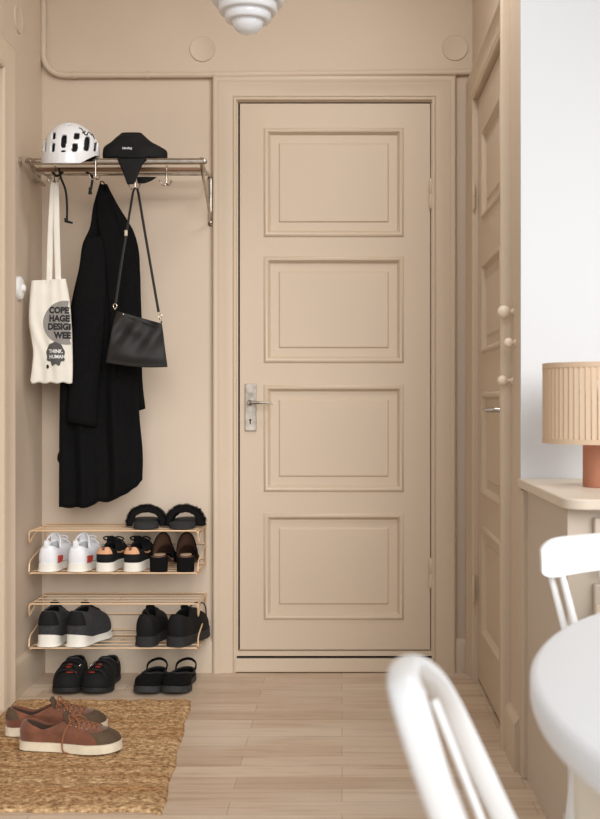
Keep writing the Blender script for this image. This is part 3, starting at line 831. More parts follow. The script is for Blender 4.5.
# =================================================================== SHOES
OUT = [(0, 0), (.42, .012), (.66, .08), (.70, .22), (.70, .38), (.84, .54), (.98, .68), (.97, .80), (.80, .92), (.42, .985), (0, 1.0), (-.42, .975), (-.78, .89), (-.97, .76), (-.93, .64), (-.74, .50), (-.60, .36), (-.64, .20), (-.62, .08), (-.40, .012)]
def outline(W, L, side, n, off=0, pts=OUT):
    o = spline([(x*W/2*side, y*L, 0) for x, y in pts], n, closed=True)
    if off:
        r = []
        for i in range(n):
            t = (o[(i+1) % n]-o[i-1]).normalized(); nrm = Vector((t.y, -t.x, 0))*side
            r.append(o[i]+nrm*off)
        return r
    return o
def loft(bm, rings, cap0=False, cap1=False):
    R = [[bm.verts.new(p) for p in r] for r in rings]; n = len(R[0])
    for a, b in zip(R, R[1:]):
        for k in range(n): bm.faces.new((a[k], a[(k+1) % n], b[(k+1) % n], b[k]))
    if cap0: bm.faces.new(R[0])
    if cap1: bm.faces.new(R[-1])
    return R
def rim(s, r=.0035):
    bm = NB(); tube(bm, [s.collar(i, .001)+Vector((0, 0, .001)) for i in range(s.n)], r, 8, closed=True); return bm
class Shoe:
    def __init__(s, W=.10, L=.26, side=1, zs=.022, heel=.075, dip=.056, throat=.09, ty=.52, toe=.048, cw=.33, n=44, sole_off=.003, spring=.012, cy0=.03):
        s.__dict__.update(locals())
        s.out = outline(W, L, side, n)
        s.yc = (cy0+ty)/2*L; s.cr = (ty-cy0)/2*L
    def lift(s, y):   # toe spring
        t = max(0, y/s.L-.68)/.32; return s.spring*t*t
    def collar(s, i, inset=0):
        a = 2*PI*i/s.n
        x = s.side*(s.cw*s.W-inset)*math.sin(a)*(1-.25*max(0, -math.cos(a))**2); y = s.yc-(s.cr-inset)*math.cos(a)
        f = (y/s.L-s.cy0)/(s.ty-s.cy0)
        z = curve1([(0, s.heel), (.45, s.dip), (1, s.throat)], f)
        return Vector((x, y, z))
    def pt(s, i, t, out=0):
        p = s.out[i]; c = s.collar(i)
        h = 1-math.cos(t*PI/2); y0 = p.y/s.L
        wt = max(0, min(1, (y0-.45)/.35)); wt = wt*wt*(3-2*wt)
        zb = s.zs+s.lift(p.y)
        side_z = (c.z-zb)*math.sin(t*PI/2)
        tt = min(1, t*1.7); toe_z = s.toe*math.sin(tt*PI/2)+(c.z-zb-s.toe)*h**1.15
        z = zb+side_z*(1-wt)+toe_z*wt
        q = p.lerp(c, h); bulge = .004*math.sin(min(1, t*1.3)*PI)
        d = Vector((p.x, p.y-s.yc, 0)).normalized()
        return Vector((q.x, q.y, z))+d*(bulge+out)
    def upper(s, K=14):
        bm = NB(); rings = [[s.pt(i, k/K) for i in range(s.n)] for k in range(K+1)]
        rings.append([s.collar(i, .003)+Vector((0, 0, .0015)) for i in range(s.n)])
        rings.append([s.collar(i, .006)-Vector((0, 0, .004)) for i in range(s.n)])
        loft(bm, rings); return bm
    def lining(s):
        bm = NB(); rings = []
        for k in range(7):
            t = k/6; ring = []
            for i in range(s.n):
                c = s.collar(i, .005); p = s.out[i]
                ring.append(Vector((c.x*(1+.08*t), c.y*(1-t)+t*(s.yc+(c.y-s.yc)*.98), (c.z-.001)*(1-t)+t*(s.zs+.008))))
            rings.append(ring)
        loft(bm, rings, cap1=True); return bm
    def sole(s, z0=0, z1=None, flare=0, off=None, heel_extra=0):
        z1 = s.zs+.004 if z1 is None else z1; off = s.sole_off if off is None else off
        bm = NB(); o = outline(s.W, s.L, s.side, s.n, off); o2 = outline(s.W, s.L, s.side, s.n, off+flare)
        oi = outline(s.W, s.L, s.side, s.n, off-.006)
        zz_ = lambda p, z: s.lift(p.y)+z
        rings = [[Vector((p.x, p.y, zz_(p, z0))) for p in oi], [Vector((p.x, p.y, zz_(p, z0+.003))) for p in o2], [Vector((p.x, p.y, zz_(p, (z0+z1)/2))) for p in o],
                 [Vector((p.x, p.y, zz_(p, z1-.002)+heel_extra*max(0, 1-p.y/s.L*3))) for p in o], [Vector((p.x, p.y, zz_(p, z1)+heel_extra*max(0, 1-p.y/s.L*3))) for p in oi]]
        loft(bm, rings, True, True); return bm
    def top(s, t):     # centre line of the vamp, t=0 toe .. 1 throat
        i = s.n//2; return s.pt(i, t, .002)
    def laces(s, n=5, hw=.02, r=.0022, t0=.62, t1=.98, bow=True):
        bm = NB()
        for k in range(n):
            t = t0+(t1-t0)*k/(n-1); c = s.top(t); w_ = hw*(.85+.15*k/(n-1))
            for sg in (-1, 1):
                t2 = min(1, t+.05); d = s.top(t2)
                pts = [c+Vector((-sg*w_, .0, -.006)), c+Vector((-sg*w_*.5, 0, .003)), c.lerp(d, .5)+Vector((0, 0, .0055)), d+Vector((sg*w_*.5, 0, .003)), d+Vector((sg*w_, 0, -.006))]
                tube(bm, spline(pts, 10), r, 6)
        if bow:
            c = s.top(.99)+Vector((0, 0, .006))
            for sg in (-1, 1):
                pts = [c, c+Vector((sg*.018, -.002, .012)), c+Vector((sg*.040, .004, .006)), c+Vector((sg*.030, .012, -.004)), c+Vector((sg*.006, .004, 0))]
                tube(bm, spline(pts, 18), r, 6)
                pts = [c, c+Vector((sg*.012, .012, .004)), c+Vector((sg*.028, .030, -.008)), c+Vector((sg*.042, .034, -.026))]
                tube(bm, spline(pts, 14), r, 6)
        return bm
    def tongue(s, h=.03, hw=.022):
        bm = NB(); c = s.collar(s.n//2); rows = []
        for k in range(7):
            t = k/6; w_ = hw*(1-.25*t*t); yy = c.y+.006-.020*t; z = c.z-.012+(h+.012)*t
            rows.append([Vector((-w_, yy-.004, z-.004)), Vector((-w_*.5, yy+.002, z)), Vector((0, yy+.004, z+.001)), Vector((w_*.5, yy+.002, z)), Vector((w_, yy-.004, z-.004)),
                         Vector((w_*.9, yy-.008, z-.004)), Vector((0, yy-.003, z)), Vector((-w_*.9, yy-.008, z-.004))])
        loft(bm, rows, True, True); return bm
    def patch(s, i0, i1, t0, t1, out=.0015, K=6):
        """a raised panel on the upper between outline indices i0..i1 (may be negative) and heights t0..t1"""
        bm = NB(); g = []
        for k in range(K+1):
            t = t0+(t1-t0)*k/K; g.append([bm.verts.new(s.pt(i % s.n, t, out)) for i in range(i0, i1+1)])
        for a, b in zip(g, g[1:]):
            for j in range(len(a)-1): bm.faces.new((a[j], a[j+1], b[j+1], b[j]))
        return bm
def place(t, px, Yheel, z, rot):
    t.location = ((px-VX)*Yheel/F, Yheel, z); t.rotation_euler = (0, 0, rot)

# local shoe space: heel at origin, toe towards +Y
# -- white trainers with red accents
def white_trainer(side, label):
    t = thing('running_shoe', label, 'shoe', group='pair of white running shoes')
    s = Shoe(W=.103, L=.245, side=side, zs=.032, heel=.100, dip=.082, throat=.110, ty=.46, toe=.045, cw=.31)
    obj('upper', s.upper(), 'shoe_white', t, world=False); obj('lining', s.lining(), 'light_lining', t, world=False)
    obj('sole', s.sole(z1=.030, flare=.004, off=.003, heel_extra=.004), 'sole_white', t, world=False)
    for a, b in ((4, 8), (-8, -4)):
        obj('heel_clip', s.patch(a, b, .0, .28, .003), 'red', t, world=False, label='coral red side clip')
    obj('tongue', s.tongue(.03), 'shoe_white', t, world=False)
    obj('laces', s.laces(5, .02, .0024), 'shoe_white', t, world=False)
    bm = NB(); c = s.collar(0)
    tube(bm, spline([c+Vector((0, -.003, -.02)), c+Vector((0, -.005, .0)), c+Vector((0, -.003, .018)), c+Vector((0, .007, .016)), c+Vector((0, .009, -.004))], 16), 1, 8, flat=(.009, .0018), up=(1, 0, 0))
    obj('heel_loop', bm, 'shoe_white', t, world=False)
    bm = NB(); c = s.collar(s.n//2)
    tube(bm, spline([c+Vector((-.03, -.05, -.022)), c+Vector((-.022, -.03, .012)), c+Vector((0, -.006, .028)), c+Vector((.024, -.03, .012)), c+Vector((.032, -.05, -.022))], 20), .0032, 8)
    obj('collar_band', bm, 'shoe_white', t, world=False)
    return t
ZA2s, ZB2s, ZA1s = ZA2+.003, ZB2+.003, ZA1+.003
place(white_trainer(-1, 'white running shoe with red clips, left end of the upper rack\'s lower shelf'), 46, 4.238, ZA2s, math.radians(-6))
place(white_trainer(1, 'white running shoe with a tall heel loop, beside the black tan-tabbed sneakers'), 75, 4.236, ZA2s, math.radians(-7))
# -- black sneakers with tan heel tabs
def black_sneaker(side, label):
    t = thing('low_sneaker', label, 'shoe', group='pair of black sneakers with tan heel tabs')
    s = Shoe(W=.098, L=.245, side=side, zs=.036, heel=.096, dip=.078, throat=.105, ty=.46, toe=.034, cw=.30)
    obj('upper', s.upper(), 'shoe_black', t, world=False); obj('lining', s.lining(), 'dark_lining', t, world=False)
    obj('sole', s.sole(z1=.038, flare=.001, off=.003), 'sole_white', t, world=False, label='white rubber sole')
    obj('heel_tab', s.patch(-3, 3, .38, .92, .0022), 'tan_leather', t, world=False, label='tan leather heel tab')
    for sg in (-1, 1):
        obj('side_stripe', s.patch(7 if sg > 0 else -12, 12 if sg > 0 else -7, .42, .55, .0018, 2), 'tan_leather', t, world=False, label='tan side stripe')
    bm = NB(); c = s.pt(0, .66, .004)     # emblem pressed into the tab
    for k in (-1, 0, 1):
        tube(bm, spline([c+Vector((0, 0, -.003)), c+Vector((k*.004, 0, .003)), c+Vector((k*.006, .001, .009))], 8), .0016, 6)
    tube(bm, [c+Vector((-.008, .001, -.004)), c+Vector((.008, .001, -.004))], .0008, 6)
    obj('emblem', bm, 'brown_lining', t, world=False)
    obj('tongue', s.tongue(.022), 'shoe_black', t, world=False); obj('laces', s.laces(6, .022, .0028), 'shoe_black', t, world=False)
    return t
place(black_sneaker(-1, 'black sneaker with tan heel tab, next to the white running shoes'), 103.5, 4.236, ZA2s, math.radians(-6))
place(black_sneaker(1, 'black sneaker with tan heel tab, next to the block heeled mules'), 130.5, 4.236, ZA2s, math.radians(-7))
# -- block-heel mules
def mule(side, label):
    t = thing('heeled_mule', label, 'shoe', group='pair of black block heeled mules')
    W, L = .086, .235; n = 44; o = outline(W, L, side, n)
    def zf(y):
        return curve1([(0, .062), (.3, .056), (.62, .020), (1, .014)], y/L)
    bm = NB(); loft(bm, [[Vector((p.x, p.y, zf(p.y)-.006)) for p in o], [Vector((p.x*1.02, p.y, zf(p.y))) for p in o]], True, True)
    obj('footbed', bm, 'brown_lining', t, world=False, label='brown leather footbed')
    bm = NB(); rr = []
    for z, k in ((0, .92), (.03, .94), (.057, 1.0)):
        rr.append([Vector((.036*k*math.sin(a)*abs(math.sin(a))**-.3 if abs(math.sin(a)) > 1e-3 else 0, .030-.030*k*math.cos(a)*(1 if math.cos(a) > 0 else 1), z)) for a in [2*PI*i/24+1e-3 for i in range(24)]])
    loft(bm, rr, True, True); obj('heel_block', bm, 'shoe_suede_black', t, world=False)
    bm = NB(); lathe(bm, [(.024, .0005), (.022, .0025), (0, .003)], (0, 0, 0), 'z', 24); bmesh.ops.scale(bm, vec=(.95, 1.5, 1), verts=bm.verts); bmesh.ops.translate(bm, verts=bm.verts, vec=(0, .045, .0615)); obj('heel_pad', bm, 'insole_tan', t, world=False, label='beige heel pad')
    bm = NB(); K = 16; arch = []; arch_in = []
    for k in range(K+1):
        y = L*(.34+.66*k/K); f = k/K
        wmax = max(abs(p.x) for p in o if abs(p.y-y) < L*.05) if k < K else .012
        wmax *= 1.25 if k < 4 else 1.05
        h = curve1([(0, .086), (.35, .064), (.8, .040), (1, .012)], f)
        row = []; row2 = []
        for j in range(17):
            a = PI*j/16; px_ = math.cos(a)*wmax*(1.02-.25*f*0); pz = math.sin(a)**.8*h
            lean = -.045*(1-f)**2*math.sin(a)
            row.append(Vector((px_, y+lean*-0.2+.02*math.sin(a)*(1-f), zf(y)+pz-.001)))
            row2.append(Vector((px_*.95, y+lean*-0.2+.02*math.sin(a)*(1-f)+.001, zf(y)+pz*.96-.001)))
        arch.append(row); arch_in.append(row2)
    def grid(bm, g):
        V = [[bm.verts.new(p) for p in r] for r in g]
        for a, b in zip(V, V[1:]):
            for j in range(len(a)-1): bm.faces.new((a[j], a[j+1], b[j+1], b[j]))
        return V
    A = grid(bm, arch); obj('vamp', bm, 'shoe_suede_black', t, world=False)
    bm = NB(); grid(bm, arch_in); obj('lining', bm, 'brown_lining', t, world=False, label='brown leather lining')
    bm = NB(); tube(bm, arch[0], .0022, 6); obj('binding', bm, 'shoe_suede_black', t, world=False)
    return t
place(mule(-1, 'black block heeled mule with brown lining, next to the black sneaker'), 157, 4.237, ZA2s, math.radians(-4))
place(mule(1, 'black block heeled mule with brown lining, right end of the shelf'), 185, 4.237, ZA2s, math.radians(4))
# -- fluffy slides
def slide(side, label, seed):
    rnd = random.Random(seed)
    t = thing('fluffy_slide', label, 'slipper', group='pair of black fluffy slides')
    W, L = .104, .24; n = 44
    SL = [(0, 0), (.50, .012), (.86, .06), (.92, .16), (.90, .30), (.92, .5), (.98, .66), (.97, .80), (.80, .92), (.42, .985), (0, 1.0), (-.42, .975), (-.78, .89), (-.97, .76), (-.95, .62), (-.88, .46), (-.84, .30), (-.90, .16), (-.84, .06), (-.50, .012)]
    outline_ = lambda W_, L_, sd, n_, off=0: outline(W_, L_, sd, n_, off, SL)
    bm = NB(); o = outline_(W, L, side, n); o2 = outline(W, L, side, n, -.006)
    loft(bm, [[Vector((p.x, p.y, 0)) for p in o2], [Vector((p.x, p.y, .004)) for p in o], [Vector((p.x, p.y, .024)) for p in o], [Vector((p.x, p.y, .028)) for p in o2]], True, True)
    obj('sole', bm, 'sole_dark', t, world=False)
    bm = NB(); y0, y1 = .34*L, .66*L; rows = []; NJ = 22
    for k in range(9):
        f = k/8; row = []
        for j in range(NJ+1):
            a = PI*j/NJ; rx = .065+.006*math.sin(f*PI); h = .074+.010*math.sin(f*PI)-.012*f
            puff = 1.0+.04*rnd.uniform(-1, 1)
            row.append(Vector((math.cos(a)*rx*puff*1.06, y0+(y1-y0)*f, .006+math.sin(a)**.75*h*puff)))
        rows.append(row)
    inner = [[Vector((p.x*.74, p.y, .006+(p.z-.006)*.74)) for p in r] for r in rows]
    V = [[bm.verts.new(p) for p in r] for r in rows]; I = [[bm.verts.new(p) for p in r] for r in inner]
    for a, b in zip(V, V[1:]):
        for j in range(NJ): bm.faces.new((a[j], a[j+1], b[j+1], b[j]))
    for a, b in zip(I, I[1:]):
        for j in range(NJ): bm.faces.new((a[j], b[j], b[j+1], a[j+1]))
    for G, H in ((V[0], I[0]), (V[-1], I[-1])):
        for j in range(NJ): bm.faces.new((G[j], G[j+1], H[j+1], H[j]))
    for j in (0, NJ):
        for k in range(8): bm.faces.new((V[k][j], V[k+1][j], I[k+1][j], I[k][j]))
    band = obj('fur_strap', bm, 'fur', t, world=False)
    bm = NB()   # tufts
    for _ in range(1500):
        k = rnd.random()*7.999; j = rnd.random()*(NJ-.001)
        a = rows[int(k)][int(j)].lerp(rows[int(k)+1][int(j)+1], rnd.random())
        nrm = Vector((a.x*1.0, (a.y-(y0+y1)/2)*1.6, (a.z-.02)*1.2)).normalized()
        nrm = (nrm+Vector((rnd.uniform(-.6, .6), rnd.uniform(-.6, .6), rnd.uniform(-.6, .4)))).normalized()
        ln = rnd.uniform(.005, .012); w_ = .0011
        u = nrm.cross(Vector((rnd.uniform(-1, 1), rnd.uniform(-1, 1), 1))).normalized()*w_; v2 = nrm.cross(u).normalized()*w_
        b = a-nrm*.003
        vv = [bm.verts.new(b+u), bm.verts.new(b-u*.5+v2), bm.verts.new(b-u*.5-v2), bm.verts.new(a+nrm*ln+Vector((0, 0, -ln*.15)))]
        for f in ((0, 1, 3), (1, 2, 3), (2, 0, 3)): bm.faces.new([vv[q] for q in f])
    fu = obj('fur_pile', bm, 'fur', t, world=False, smooth=False); fu.parent = band
    return t
place(slide(-1, 'black fluffy slide on the top shelf, left one of the pair', 1), 146, 4.24, ZA1s, math.radians(9))
place(slide(1, 'black fluffy slide on the top shelf, right one at the shelf end', 2), 180, 4.24, ZA1s, math.radians(-2))
# -- dark trainers with white chunky sole
def chunky(side, label):
    t = thing('chunky_trainer', label, 'shoe', group='pair of charcoal trainers with white soles')
    s = Shoe(W=.112, L=.25, side=side, zs=.026, heel=.136, dip=.126, throat=.142, ty=.44, toe=.050, cw=.29)
    obj('upper', s.upper(), 'shoe_dark_grey', t, world=False); obj('lining', s.lining(), 'dark_lining', t, world=False)
    obj('sole', s.sole(z1=.028, flare=.006, off=.003, heel_extra=.022), 'sole_white', t, world=False, label='chunky white sole')
    bm = NB(); o = outline(.112, .25, side, 44, .001); loft(bm, [[Vector((p.x, p.y, -.0005+s.lift(p.y))) for p in o], [Vector((p.x, p.y, .004+s.lift(p.y))) for p in o]], True, True); obj('outsole', bm, 'black_rubber', t, world=False)
    obj('heel_panel', s.patch(-4, 4, .35, .92, .003), 'shoe_black', t, world=False, label='black heel panel')
    obj('tongue', s.tongue(.02), 'shoe_black', t, world=False); obj('laces', s.laces(5, .02, .0026, bow=False), 'shoe_black', t, world=False)
    return t
place(chunky(-1, 'charcoal trainer with chunky white sole, left end of the lower rack'), 46.5, 4.238, ZB2s, math.radians(-4))
place(chunky(1, 'charcoal trainer with chunky white sole, right one of its pair, toe turned right'), 73.5, 4.238, ZB2s, math.radians(-14))
# -- all-black runners
def runner(side, label):
    t = thing('black_trainer', label, 'shoe', group='pair of all-black trainers')
    s = Shoe(W=.112, L=.25, side=side, zs=.034, heel=.124, dip=.104, throat=.130, ty=.46, toe=.052, cw=.29)
    obj('upper', s.upper(), 'shoe_black', t, world=False); obj('lining', s.lining(), 'dark_lining', t, world=False)
    obj('sole', s.sole(z1=.036, flare=.002, off=.004, heel_extra=.006), 'sole_dark', t, world=False, label='dark rubber sole')
    bm = NB(); c = s.collar(0)
    tube(bm, spline([c+Vector((-.012, .002, -.006)), c+Vector((-.008, -.002, .010)), c+Vector((0, -.001, .018)), c+Vector((.008, -.002, .010)), c+Vector((.012, .002, -.006))], 18), .004, 8)
    if side < 0: obj('heel_loop', bm, 'shoe_black', t, world=False)
    obj('tongue', s.tongue(.015), 'shoe_black', t, world=False)
    l = s.laces(5, .022, .0024, bow=False); c = s.top(.95)
    if side > 0: tube(l, spline([c, c+Vector((.05, -.02, .03)), c+Vector((.085, -.03, .02)), c+Vector((.095, -.04, -.025))], 18), .0024, 6)
    obj('laces', l, 'black_webbing', t, world=False)
    return t
place(runner(-1, 'all-black trainer with upright heel loop on the lower rack'), 145, 4.238, ZB2s, math.radians(-2))
place(runner(1, 'all-black trainer with trailing lace, right end of the lower rack'), 174, 4.236, ZB2s, math.radians(-16))
# -- cycling shoes on the floor, toes towards the camera
def cycling(side, label):
    t = thing('cycling_shoe', label, 'shoe', group='pair of black cycling shoes with red marks')
    s = Shoe(W=.115, L=.275, side=side, zs=.020, heel=.088, dip=.072, throat=.105, ty=.46, toe=.045, cw=.31)
    obj('upper', s.upper(), 'shoe_black', t, world=False); obj('lining', s.lining(), 'dark_lining', t, world=False)
    obj('sole', s.sole(z1=.020, off=.002), 'black_rubber', t, world=False)
    bm = s.patch(s.n//2-1, s.n//2+1, .66, .80, .003); obj('tongue_mark', bm, 'red', t, world=False, label='red tongue mark')
    bm = s.patch(s.n//2-3, s.n//2, .45, .48, .003, 2); obj('toe_stripe', bm, 'red', t, world=False, label='thin red stripe')
    obj('collar_rim', rim(s), 'grey_rubber', t, world=False)
    for k, tt in enumerate((.50, .70, .88)):
        bm = NB(); c = s.top(tt)
        tube(bm, spline([c+Vector((-.045, 0, -.028)), c+Vector((-.028, 0, -.003)), c+Vector((0, 0, .005)), c+Vector((.028, 0, -.003)), c+Vector((.045, 0, -.028))], 16), 1, 8, flat=(.008, .002), up=(0, 1, 0))
        obj('strap', bm, 'black_webbing', t, world=False)
    bm = NB(); c = s.top(.8); 
    for q in (0, .014): sphere(bm, c+Vector((.036*side, -q, -.008)), .0045, 10)
    obj('buckle', bm, 'chrome', t, world=False, label='silver ratchet buckle')
    obj('tongue', s.tongue(.006, .024), 'shoe_black', t, world=False)
    return t
place(cycling(-1, 'black cycling shoe with red marks on the floor, left one'), 79, 4.40, 0.001, math.radians(180+2))
place(cycling(1, 'black cycling shoe with red marks on the floor, right one'), 113, 4.40, 0.001, math.radians(180-4))
# -- black slippers with ankle bands
def sandal(side, label):
    t = thing('black_sandal', label, 'shoe', group='pair of black slip-on sandals')
    s = Shoe(W=.104, L=.262, side=side, zs=.022, heel=.046, dip=.046, throat=.066, ty=.74, toe=.030, cw=.40, cy0=.02)
    obj('upper', s.upper(), 'shoe_suede_black', t, world=False); obj('lining', s.lining(), 'dark_lining', t, world=False)
    obj('sole', s.sole(z1=.026, off=.004), 'grey_rubber', t, world=False)
    bm = NB(); tube(bm, spline([Vector((-.036, .07, .036)), Vector((-.036, .03, .068)), Vector((0, .004, .080)), Vector((.036, .03, .068)), Vector((.036, .07, .036))], 22), 1, 8, flat=(.007, .003), up=(0, .5, 1))
    obj('heel_strap', bm, 'shoe_suede_black', t, world=False)
    obj('collar_rim', rim(s, .004), 'sole_dark', t, world=False)
    bm = NB(); c = Vector((side*.052, .13, .045)); tube(bm, [c+Vector((-.01*side, -.02, 0)), c+Vector((.012*side, 0, .006))], .006, 8); obj('strap_tab', bm, 'black_webbing', t, world=False)
    return t
place(sandal(-1, 'black slip-on sandal on the floor below the rack, left one'), 159.5, 4.385, 0.001, math.radians(180-3))
place(sandal(1, 'black slip-on sandal on the floor below the rack, rightmost shoe'), 188.5, 4.385, 0.001, math.radians(180-5))

# -- rug
rx0, rx1, ry0, ry1 = XL+.06, -.51, 2.955, 4.055
bm = NB(); nx, ny = 150, 220; g = []
rnd = random.Random(3)
xl = -1.6+.42
for j in range(ny+1):
    v = j/ny; y = ry0+(ry1-ry0)*v; row = []
    xr = -.474-.072*v+.003*math.sin(v*23)+.003*rnd.uniform(-1, 1)
    for i in range(nx+1):
        u = i/nx; x = xl+(xr-xl)*u
        edge = min(u, 1-u, v*1.6, (1-v)*1.6)
        z = .011*min(1, edge*40)**.5+.0016*math.sin(v*ny*.42+.6*math.sin(u*40))+rnd.uniform(-.0016, .0016)*min(1, edge*40)
        yy = y+(.004*math.sin(u*31+v*3)) - (.02*max(0, u-.97)/.03*(1 if v < .03 else 0))
        row.append(bm.verts.new((x, yy, max(.0015, z))))
    g.append(row)
for a, b in zip(g, g[1:]):
    for i in range(nx): bm.faces.new((a[i], a[i+1], b[i+1], b[i]))
ext = [e for e in bm.edges if e.is_boundary]
r_ = bmesh.ops.extrude_edge_only(bm, edges=ext)
for v in [x for x in r_['geom'] if isinstance(x, bmesh.types.BMVert)]: v.co.z = .0005
solo('rug', bm, 'rug', 'rectangular braided jute rug on the oak floor by the left wall', 'rug', angle=180)

# -- brown suede sneakers on the rug
def brown(side, label):
    t = thing('suede_sneaker', label, 'shoe', group='pair of brown suede sneakers')
    s = Shoe(W=.108, L=.314, side=side, zs=.026, heel=.088, dip=.066, throat=.092, ty=.50, toe=.030, n=60, cw=.34, spring=.006)
    obj('upper', s.upper(18), 'brown_suede', t, world=False); obj('lining', s.lining(), 'brown_sock', t, world=False, label='dark brown lining')
    obj('sole', s.sole(z1=.030, off=.0045, flare=.001), 'sole_cream', t, world=False, label='cream rubber sole')
    h = s.n//2
    obj('toe_cap', s.patch(h-7, h+7, .06, .50, .0014), 'dark_suede', t, world=False, label='dark brown suede toe cap')
    obj('heel_counter', s.patch(-6, 6, .30, .98, .0012), 'brown_suede' if side > 0 else 'dark_suede', t, world=False)
    obj('tongue', s.tongue(.024, .028), 'dark_suede', t, world=False)
    l = s.laces(6, .026, .0026, .62, .97)
    c = s.top(.97)
    if side > 0: tube(l, spline([c+Vector((.02, 0, .004)), c+Vector((.042, -.012, -.02)), c+Vector((.052, -.018, -.05)), c+Vector((.06, -.014, -.078)), c+Vector((.063, .004, -.084))], 22), .0026, 6)
    obj('laces', l, 'lace_brown', t, world=False, label='brown cotton laces')
    for k in range(6):
        tt = .62+.35*k/5; c = s.top(tt)
        for sg in (-1, 1):
            bm = NB(); q = c+Vector((sg*.029, 0, -.008)); sphere(bm, q, .0036, 8, (1, 1, .6)); obj('eyelet', bm, 'eyelet', t, world=False, label='metal eyelet')
    return t
a = brown(1, 'rust-brown suede sneaker in front on the jute rug')
a.location = ((23-VX)*3.48/F, 3.475, .013); a.rotation_euler = (0, 0, math.radians(-97))
a = brown(-1, 'rust-brown suede sneaker partly hidden behind the other on the jute rug')
a.location = ((8-VX)*3.62/F, 3.61, .013); a.rotation_euler = (0, 0, math.radians(-83))

# =================================================================== CABINET, WORKTOP, TABLE LAMP
CX = .532; CF = 2.645
cab = thing('cabinet', 'greige painted kitchen base cabinet under the worktop', 'cabinet', (1.2, 2.95, 0))
bm = NB(); box(bm, CX, 1.9, CF, YC-.002, .10, .833); box(bm, CX+.0, 1.9, CF+.05, YC-.002, 0.0, .10); obj('carcass', bm, 'cab_paint', cab, smooth=False, bevel=.002)
for k in range(2):
    x0 = .592+k*.56; x1 = x0+.54
    bm = NB(); box(bm, x0, x1, CF-.02, CF-.0005, .712, .812); d = obj('drawer', bm, 'cab_paint', cab, smooth=False, bevel=.004)
    bm = NB(); xa = x0+.012
    tube(bm, [(xa, CF-.019, .722), (xa, CF-.042, .700), (xa+.12, CF-.042, .700), (xa+.12, CF-.019, .722)], .008, 8); h = obj('handle', bm, 'pull', d, label='grey metal pull')
    h.location = (0, 0, 0)
    bm = NB(); box(bm, x0, x1, CF-.02, CF-.0005, .12, .657); d = obj('door', bm, 'cab_paint', cab, smooth=False, bevel=.004)
    bm = NB(); tube(bm, [(x0+.004, CF-.035, .612), (x0+.004, CF-.035, .540)], .0065, 10); box(bm, x0+.002, x0+.014, CF-.035, CF-.02, .52, .56); obj('handle', bm, 'peg_wood', d)
bm = NB()
pts = [(.514, YC-.002)]
rc = .055
for k in range(9):
    a = PI+k/8*PI/2; pts.append((.514+rc+rc*math.cos(a), 2.575+rc+rc*math.sin(a)))
pts += [(1.95, 2.575), (1.95, YC-.002)]
lo = [bm.verts.new((x, y, .8345)) for x, y in pts]; hi = [bm.verts.new((x, y, .860)) for x, y in pts]
n = len(pts)
for k in range(n): bm.faces.new((lo[k], lo[(k+1) % n], hi[(k+1) % n], hi[k]))
bm.faces.new(lo); bm.faces.new(hi)
solo('worktop', bm, 'worktop', 'pale birch worktop with a rounded corner against the white wall', 'worktop', bevel=.003)

LX, LY = (602.5-VX)*2.96/F, 2.96
tl = thing('table_lamp', 'table lamp with slatted tan drum shade and terracotta base on the worktop', 'table lamp', (LX, LY, .860))
bm = NB(); lathe(bm, [(.050, .8605), (.0515, .863), (.0515, .985), (.050, .988), (.012, .988)], (LX, LY, 0), 'z', 48); obj('base', bm, 'terracotta', tl, label='terracotta cylinder base')
bm = NB(); lathe(bm, [(.012, .986), (.012, 1.05), (.018, 1.06), (.018, 1.09), (0, 1.09)], (LX, LY, 0), 'z', 20); obj('lamp_holder', bm, 'white_plastic', tl)
bm = NB(); sphere(bm, (LX, LY, 1.115), .028, 20); obj('bulb', bm, 'white_plastic', tl)
SR = .157; z0, z1 = CZ-(444.3-VY)*(LY-SR*.6)/F, CZ-(363.5-VY)*(LY)/F
bm = NB()
def ringband(bm, za, zb, r0, r1, seg=96):
    v = [[bm.verts.new((LX+r*math.cos(2*PI*k/seg), LY+r*math.sin(2*PI*k/seg), z)) for k in range(seg)] for r, z in ((r0, za), (r0, zb), (r1, zb), (r1, za))]
    for i in range(4):
        a, b = v[i], v[(i+1) % 4]
        for k in range(seg): bm.faces.new((a[k], a[(k+1) % seg], b[(k+1) % seg], b[k]))
ringband(bm, z0, z0+.013, SR, SR-.004); ringband(bm, z1-.013, z1, SR, SR-.004)
for k in range(64):      # paper strips between the two hoops
    a0 = 2*PI*k/64; a1 = a0+2*PI/64*.80
    vv = []
    for z in (z0+.008, z1-.008):
        for (a, r) in ((a0, SR-.0005), (a1, SR-.004), (a1, SR-.0052), (a0, SR-.0017)):
            vv.append(bm.verts.new((LX+r*math.cos(a), LY+r*math.sin(a), z)))
    for q in range(4): bm.faces.new((vv[q], vv[(q+1) % 4], vv[4+(q+1) % 4], vv[4+q]))
    bm.faces.new(vv[:4]); bm.faces.new(vv[4:])
obj('lamp_shade', bm, 'shade', tl, smooth=False, label='slatted tan drum shade')
bm = NB()
for k in range(3):
    a = 2*PI*k/3+.4; tube(bm, [(LX, LY, 1.065), (LX+(SR-.005)*math.cos(a), LY+(SR-.005)*math.sin(a), z1-.012)], .0015, 6)
obj('shade_carrier', bm, 'nickel', tl)

